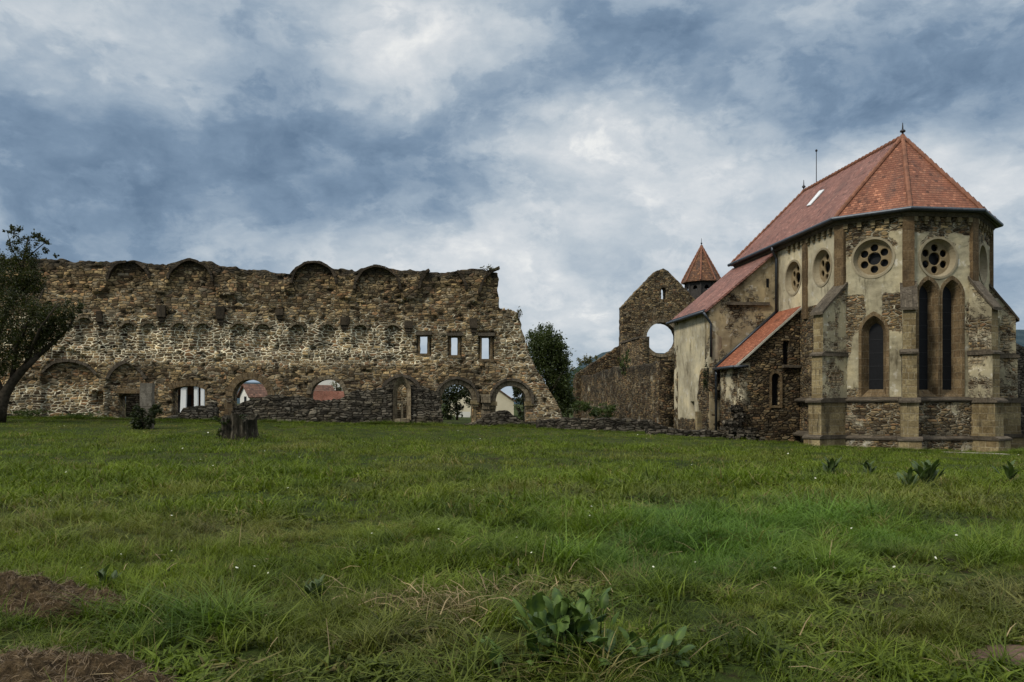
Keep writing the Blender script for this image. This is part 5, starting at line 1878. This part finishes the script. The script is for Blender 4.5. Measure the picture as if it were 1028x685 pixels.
def tuft(name, nb, h, spread, wd, lean, seed, segs=3):
    r = np.random.default_rng(seed)
    V, Fc, tip, bl = [], [], [], []
    for b in range(nb):
        tb_ = r.random()
        a = r.random() * 6.283
        x, y = r.normal() * spread, r.normal() * spread
        hh_ = h * (.45 + .75 * r.random())
        ln = lean * (.3 + 1.1 * r.random()) * hh_
        s_ = np.array([-math.sin(a), math.cos(a), 0])
        base = len(V)
        for k in range(segs + 1):
            f = k / segs
            c = np.array([x + math.cos(a) * ln * f ** 1.8, y + math.sin(a) * ln * f ** 1.8, hh_ * (f - .22 * lean * f ** 2.5) - .015])
            w__ = wd * (1 - f ** 1.6 * .92) * (.7 + .6 * r.random() * 0 + .3)
            V += [c - s_ * w__, c + s_ * w__]
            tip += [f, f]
            bl += [tb_, tb_]
        for k in range(segs):
            i = base + 2 * k
            Fc.append((i, i + 1, i + 3, i + 2))
    me = bpy.data.meshes.new(name)
    me.from_pydata([tuple(v) for v in V], [], Fc)
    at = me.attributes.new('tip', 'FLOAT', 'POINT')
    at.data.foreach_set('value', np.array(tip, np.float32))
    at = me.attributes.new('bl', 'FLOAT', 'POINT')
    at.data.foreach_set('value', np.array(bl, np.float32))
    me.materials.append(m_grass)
    me.update()
    return bpy.data.objects.new(name, me)


tuft_col = bpy.data.collections.new('grass_tufts')
specs = [  # blades, height, spread, width, lean
    (26, .11, .055, .0028, .9), (22, .14, .05, .0032, 1.1), (30, .08, .07, .0026, 1.0), (24, .12, .06, .0036, 1.5),     # 0-3 short meadow grass
    (34, .24, .055, .0045, 1.2), (30, .29, .06, .0050, 1.4), (30, .22, .055, .0042, 1.8),                             # 4-6 long lush clumps
    (22, .14, .16, .008, 1.0), (22, .17, .18, .009, 1.1), (20, .11, .2, .009, .9),
    (16, .085, .05, .011, 1.8), (14, .11, .06, .014, 1.5), (18, .06, .07, .009, 2.2), (5, .34, .06, .0022, .5)]                                # 10-12 low broad-leaved herbs                                   # 7-9 coarse, for far off
for i, s in enumerate(specs):
    tuft_col.objects.link(tuft('tuft_%02d' % i, *s, seed=100 + i, segs=4 if 4 <= i <= 6 else 3 if i < 4 else 2))

pts = []


def gauss(x, y, cx, cy, sx, sy):
    return np.exp(-((x - cx) / sx) ** 2 - ((y - cy) / sy) ** 2)


def scatter(y0, y1, dens, kinds, s0, s1, wide=.72, far=False):
    yc = (y0 + y1) / 2
    area = (y1 - y0) * 2 * (wide * yc + 2.0)
    n = int(area * dens)
    r = np.random.default_rng(int(y0 * 100))
    y = np.sqrt(r.random(n) * (y1 ** 2 - y0 ** 2) + y0 ** 2)
    x = (r.random(n) * 2 - 1) * (wide * y + 2.0)
    lush = 1.05 * gauss(x, y, 2.3, 10.2, 2.6, 2.6) + .75 * gauss(x, y, 1.2, 7.8, 1.2, .9) + .5 * gauss(x, y, 4.5, 9.5, 1.5, 1.2) + .9 * gauss(x, y, -2.45, 5.75, .38, .3) + .35 * gauss(x, y, .9, 6.2, .8, .5)
    lush = np.clip(lush * (.7 + 2.2 * fbm(x * .9, y * .9, 5, 4)) + .45 * np.clip(fbm(x * .55, y * .55, 25, 4) - .12, 0, 1), 0, 1)
    dry = .75 * gauss(x, y, -.62, 6.35, .5, .34) + .55 * gauss(x, y, .15, 6.9, .6, .3) + .5 * gauss(x, y, -.6, 5.5, .8, .3) + .32 * gauss(x, y, 4, 6.2, 2, .8) + .35 * gauss(x, y, .2, 13.5, 3, 1.0) + .3 * gauss(x, y, -3.5, 10, 2.5, 1.2)
    dry = np.clip(dry * (.9 + 1.4 * fbm(x * 1.6, y * 1.6, 6, 3)) + np.clip(.62 * fbm(x * .45, y * .3, 7, 4) - .05, 0, .42), 0, 1)
    keep = np.ones(n, bool)
    for hx, hy, sx, sy, h in HEAPS:
        keep &= np.hypot((x - hx) / sx, (y - hy) / sy) + .5 * fbm(x * 4, y * 4, 3, 3) > .86
    keep &= np.hypot((x - 3.75) / .62, (y - 5.25) / .34) + .5 * fbm(x * 3, y * 3, 61) > 1.0
    wall_y = np.where(x < 9, 46 + .118 * x - 1.2 - np.clip((x + 0.5) * .5, 0, 3.6), 60) if far else 999
    keep &= y < wall_y
    if far:
        for c in ((18.8, 39.8, 4.6), (13.2, 43, 3.0), (16, 44.5, 3.2)):
            keep &= np.hypot(x - c[0], y - c[1]) > c[2]
    # gaps and thin places
    keep &= r.random(n) < np.clip(.70 + 1.4 * fbm(x * 1.3, y * 1.3, 8, 4), np.where(y > 9, .42, .16), 1)
    kind = r.choice(kinds, n)
    if not far:
        tall = r.random(n) < lush * np.clip(.45 + 2.4 * vn(x * 2.1, y * 2.1, 33), .05, 1) + .012 + .10 * (fbm(x * .8, y * .8, 12, 2) > .42)
        herb = (r.random(n) < np.clip(.16 + .22 * bump01(-y, -8.5, -6) + 1.6 * fbm(x * 1.3, y * 1.3, 16, 3), 0, .85)) & (lush < .5)
        kind = np.where(herb, r.integers(10, 13, n), kind)
        kind = np.where(tall, r.integers(4, 7, n), kind)
        stalk = r.random(n) < .012 + .05 * (fbm(x * .6, y * .6, 18, 2) > .35)
        kind = np.where(stalk, 13, kind)
        dry = np.where(stalk, .85, dry)
    sc = (s0 + (s1 - s0) * r.random(n)) * (1 + .8 * fbm(x * .9, y * .9, 9, 4)) * (1 - .3 * dry)
    tone = np.clip(.52 + .95 * fbm(x * 1.5, y * 1.5, 10, 4) + .28 * r.normal(size=n) - .42 * bump01(-y, -8.5, -5.2) + .16 * bump01(y, 11, 17), 0, 1)  # tone lowered near the camera: a dim foreground put into the grass colour
    dry = np.where(r.random(n) < .05, .7, dry)
    tilt = np.clip(r.normal(size=(n, 2)) * .16, -.5, .5) + np.stack([.25 * vn(x * .8, y * .8, 14), .25 * vn(x * .8, y * .8, 15)], 1) * (1 + 1.6 * lush)[:, None]
    z = ground_z(x, y)
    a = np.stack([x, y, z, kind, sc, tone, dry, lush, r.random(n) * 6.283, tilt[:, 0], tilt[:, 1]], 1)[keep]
    pts.append(a)


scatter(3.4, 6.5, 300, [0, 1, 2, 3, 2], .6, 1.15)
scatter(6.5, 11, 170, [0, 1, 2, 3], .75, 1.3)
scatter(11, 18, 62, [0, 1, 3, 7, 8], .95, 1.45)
scatter(18, 30, 22, [7, 8, 9], .65, 1.15, .70, True)
scatter(30, 46, 12, [7, 8, 9], .45, .85, .70, True)
# ranker grass along the foot of the walls
r = np.random.default_rng(77)
foot = []
for (x0, y0), (x1, y1), n in (((-30, 41.0), (-16.5, 42.8), 900), ((-16.5, 42.5), (2.5, 44.7), 1100), ((1.5, 43.0), (8.6, 43.6), 500), ((7.5, 41.1), (14.5, 41.2), 500), ((14.3, 36.4), (17.3, 34.4), 420), ((17.3, 34.2), (21.6, 34.6), 420), ((21.6, 34.4), (24.8, 38.0), 300)):
    t_ = r.random(n)
    x, y = x0 + (x1 - x0) * t_ + r.normal(0, .12, n), y0 + (y1 - y0) * t_ - np.abs(r.normal(0, .28, n))
    k_ = np.where(r.random(n) < .7, r.integers(4, 7, n), r.integers(10, 13, n))
    s_ = (.45 if -10 < x0 < 20 else .65) * (.75 + .7 * r.random(n)) * (1 + 1.0 * np.clip(vn(x * .7, y * 0, 71), -.4, .6))
    z_ = np.zeros(n)
    foot.append(np.stack([x, y, ground_z(x, y), k_, s_, .15 + .45 * r.random(n), .25 * (r.random(n) < .2), z_ + .25, r.random(n) * 6.283, r.normal(0, .15, n), r.normal(0, .15, n)], 1))
pts += foot
Pt = np.vstack(pts)
me = bpy.data.meshes.new('grass')
me.vertices.add(len(Pt))
me.vertices.foreach_set('co', Pt[:, :3].ravel())
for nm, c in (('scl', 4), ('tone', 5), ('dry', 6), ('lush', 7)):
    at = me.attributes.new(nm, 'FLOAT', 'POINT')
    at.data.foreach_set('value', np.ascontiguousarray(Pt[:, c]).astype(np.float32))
at = me.attributes.new('pick', 'INT', 'POINT')
at.data.foreach_set('value', Pt[:, 3].astype(np.int32))
at = me.attributes.new('rot', 'FLOAT_VECTOR', 'POINT')
at.data.foreach_set('vector', np.stack([Pt[:, 9], Pt[:, 10], Pt[:, 8]], 1).astype(np.float32).ravel())
me.materials.append(m_grass)
grass = bpy.data.objects.new('grass', me)
COL.objects.link(grass)
tag(grass, 'uneven green meadow grass with lush and dry patches', 'grass', kind='stuff')
ng = bpy.data.node_groups.new('grass_scatter', 'GeometryNodeTree')
ng.interface.new_socket('Geometry', in_out='INPUT', socket_type='NodeSocketGeometry')
ng.interface.new_socket('Geometry', in_out='OUTPUT', socket_type='NodeSocketGeometry')
gi, go = ng.nodes.new('NodeGroupInput'), ng.nodes.new('NodeGroupOutput')
ci = ng.nodes.new('GeometryNodeCollectionInfo')
ci.inputs['Collection'].default_value = tuft_col
ci.inputs['Separate Children'].default_value = True
ci.inputs['Reset Children'].default_value = True
iop = ng.nodes.new('GeometryNodeInstanceOnPoints')
iop.inputs['Pick Instance'].default_value = True


def named(nm, typ):
    nd = ng.nodes.new('GeometryNodeInputNamedAttribute')
    nd.data_type = typ
    nd.inputs['Name'].default_value = nm
    return nd.outputs['Attribute']


e2r = ng.nodes.new('FunctionNodeEulerToRotation')
L_ = ng.links.new
L_(gi.outputs[0], iop.inputs['Points'])
L_(ci.outputs[0], iop.inputs['Instance'])
L_(named('pick', 'INT'), iop.inputs['Instance Index'])
L_(named('rot', 'FLOAT_VECTOR'), e2r.inputs[0])
L_(e2r.outputs[0], iop.inputs['Rotation'])
L_(named('scl', 'FLOAT'), iop.inputs['Scale'])
L_(iop.outputs[0], go.inputs[0])
md = grass.modifiers.new('scatter', 'NODES')
md.node_group = ng

# loose dry straw in the near grass
M_STRAW2 = leaf_mat('pale_dry_straw', (.10, .07, .03), (.34, .25, .12), 2.0, .1)
r = np.random.default_rng(3)
n = 620
x = np.concatenate([r.normal(-.62, .42, n // 2), r.normal(.1, .5, n // 4), r.uniform(-4, 4.5, n // 4)])
y = np.concatenate([r.normal(6.35, .28, n // 2), r.normal(6.85, .25, n // 4), r.uniform(4.2, 9, n // 4)])
o = straw_mesh('dry_straw', np.stack([x, y, ground_z(x, y) + .02 + .08 * r.random(len(x))], 1), .22, .0026, M_STRAW2, None, 31, .45)
tag(o, 'scattered dry straw lying in the near grass', 'straw', kind='stuff')

# ------------------------------------------------------------------ broad-leaved plants and small flowers
m_dock, t = new_mat('dock_leaf')
tone = t.attr('tone')
co = t.n('ShaderNodeNewGeometry').outputs['Position']
c_ = t.mix(tone, (.016, .034, .005), (.105, .165, .030))
c_ = t.mix(t.mr(t.noise(co, 7, 4), .5, .7), c_, (.035, .07, .03))
d_ = t.n('ShaderNodeBsdfPrincipled', {'Base Color': c_, 'Roughness': .55, 'Specular IOR Level': .22})
tr2 = t.n('ShaderNodeBsdfTranslucent', {0: c_})
t.n('ShaderNodeOutputMaterial', {0: t.n('ShaderNodeMixShader', {0: .22, 1: d_.outputs[0], 2: tr2.outputs[0]}).outputs[0]})


def leafy_plant(name, label, cx, cy, leaves, mat, group=None, seed=0):
    """leaves: (azimuth, stem length, blade length, blade half width, rise angle)"""
    rr = random.Random(seed)
    V, Fc, tn = [], [], []
    z0 = gz(cx, cy)
    for az, sl_, L, W, el in leaves:
        h = Vector((math.cos(az), math.sin(az), 0))
        s_ = Vector((-h.y, h.x, 0))
        sp_ = 1.0 if mat is m_dock else .3
        b = Vector((cx + rr.gauss(0, .11) * sp_, cy + rr.gauss(0, .09) * sp_, z0))
        t_ = rr.random()
        e, p = el, b
        nseg, ns = 8, 6
        tw = rr.uniform(-.5, .5)
        cur = rr.uniform(.10, .26)
        # stalk
        tip0 = b + (h * math.cos(el) + Vector((0, 0, math.sin(el)))) * sl_
        i0 = len(V)
        V += [b - s_ * .007, b + s_ * .007, tip0 + s_ * .005, tip0 - s_ * .005]
        tn += [t_] * 4
        Fc.append((i0, i0 + 1, i0 + 2, i0 + 3))
        p = tip0
        i0 = len(V)
        for k in range(nseg + 1):
            f = k / nseg
            d = h * math.cos(e) + Vector((0, 0, math.sin(e)))
            nrm = s_.cross(d)
            wv = W * (math.sin(math.pi * min(1, f * .92 + .08)) ** .55) * (1.1 - .25 * f)
            for j in range(ns + 1):
                u = j / ns * 2 - 1
                wave = .10 * W * math.sin(f * 17 + j * 2.1 + t_ * 9) * abs(u)
                side = s_ * math.cos(tw * f) + nrm * math.sin(tw * f)
                V.append(p + side * wv * u + (-nrm) * (-.30 * wv * abs(u) ** 1.5) + nrm * wave)
                tn.append(min(1, max(0, t_ * .8 + .25 * (1 - abs(u)) + (.3 if j == ns // 2 else 0))))
            p = p + d * (L / nseg)
            e -= cur * (.4 + f)
        for k in range(nseg):
            for j in range(ns):
                a = i0 + k * (ns + 1) + j
                Fc.append((a, a + 1, a + ns + 2, a + ns + 1))
    me = bpy.data.meshes.new(name)
    me.from_pydata([tuple(v) for v in V], [], Fc)
    at = me.attributes.new('tone', 'FLOAT', 'POINT')
    at.data.foreach_set('value', np.array(tn, np.float32))
    me.polygons.foreach_set('use_smooth', [True] * len(me.polygons))
    me.update()
    return tag(link(name, me, mat), label, 'plant', group)


def rosette(n, L, W, el0, el1, seed, sl_=.08):
    rr = random.Random(seed)
    return [(i * 2.4 + rr.uniform(-.4, .4), rr.uniform(.5, 1.2) * sl_, L * rr.uniform(.6, 1.1), W * rr.uniform(.65, 1.1), rr.uniform(el0, el1)) for i in range(n)]


leafy_plant('dock_plant', 'big broad-leaved dock plant nearest the camera', .36, 5.25, rosette(34, .18, .052, .9, 1.75, 1, .28) + rosette(40, .17, .055, .3, 1.4, 2, .19), m_dock, None, 1)
leafy_plant('dock_plant', 'low spreading dock plant right of the big one', .72, 5.1, rosette(26, .16, .045, .3, 1.3, 3, .14), m_dock, None, 2)
leafy_plant('dock_plant', 'small dock plant left of the big one', -.02, 5.15, rosette(16, .14, .038, .2, 1.2, 4, .10), m_dock, None, 3)
m_dock2 = leaf_mat('dark_dock_leaf', (.018, .032, .009), (.070, .105, .028), 3, .2)
for i, (px, py, Y, n, L, lab) in enumerate(((930, 494, 15.5, 15, .42, 'widest clump of dark upright leaves in the field before the apse'), (912, 496, 15.0, 7, .34, 'dark leaning leaves just left of the widest leaf clump'),
                                          (833, 486, 17, 9, .34, 'clump of dark leaves in the field left of the central buttress'), (873, 482, 17.5, 7, .28, 'smaller dark leaves between two leaf clumps before the apse'),
                                          (1015, 487, 16.5, 8, .36, 'dark leaves at the right edge of the field'), (316, 596, 6.7, 12, .16, 'leafy weed in the near grass left of the straw patch'),
                                          (105, 583, 7.0, 10, .14, 'small leafy weed growing behind the farther brown heap'))):
    x = (px - CX) * Y / F_PX
    leafy_plant('leafy_weed', lab, x, Y, rosette(int(n * 1.7), L * .95, L * .16, .95, 1.7, 30 + i, L * .6), m_dock2, None, 30 + i)
n = 90
y = 7 + 30 * r.random(n) ** 1.2
x = (r.random(n) * 2 - 1) * .66 * y
z = ground_z(x, y)
V, Fc = [], []
for i in range(n):
    hgt, rad = .07 + .10 * r.random(), (.006 + .008 * r.random()) * (1 + y[i] / 25)
    c = Vector((x[i], y[i], z[i] + hgt))
    tx, ty = r.normal() * .35, r.normal() * .35
    b = len(V)
    V.append(c + Vector((0, 0, rad * .35)))
    for k in range(7):
        a = k * 2 * math.pi / 7
        dx, dy = math.cos(a) * rad, math.sin(a) * rad
        V.append(c + Vector((dx, dy, dx * tx + dy * ty)))
    for k in range(7):
        Fc.append((b, b + 1 + k, b + 1 + (k + 1) % 7))
tag(mesh('wildflowers', V, Fc, plain_mat('white_petal', (.55, .55, .42), .8), None, uv=False), 'tiny white wildflowers dotted through the meadow', 'flowers', kind='stuff')
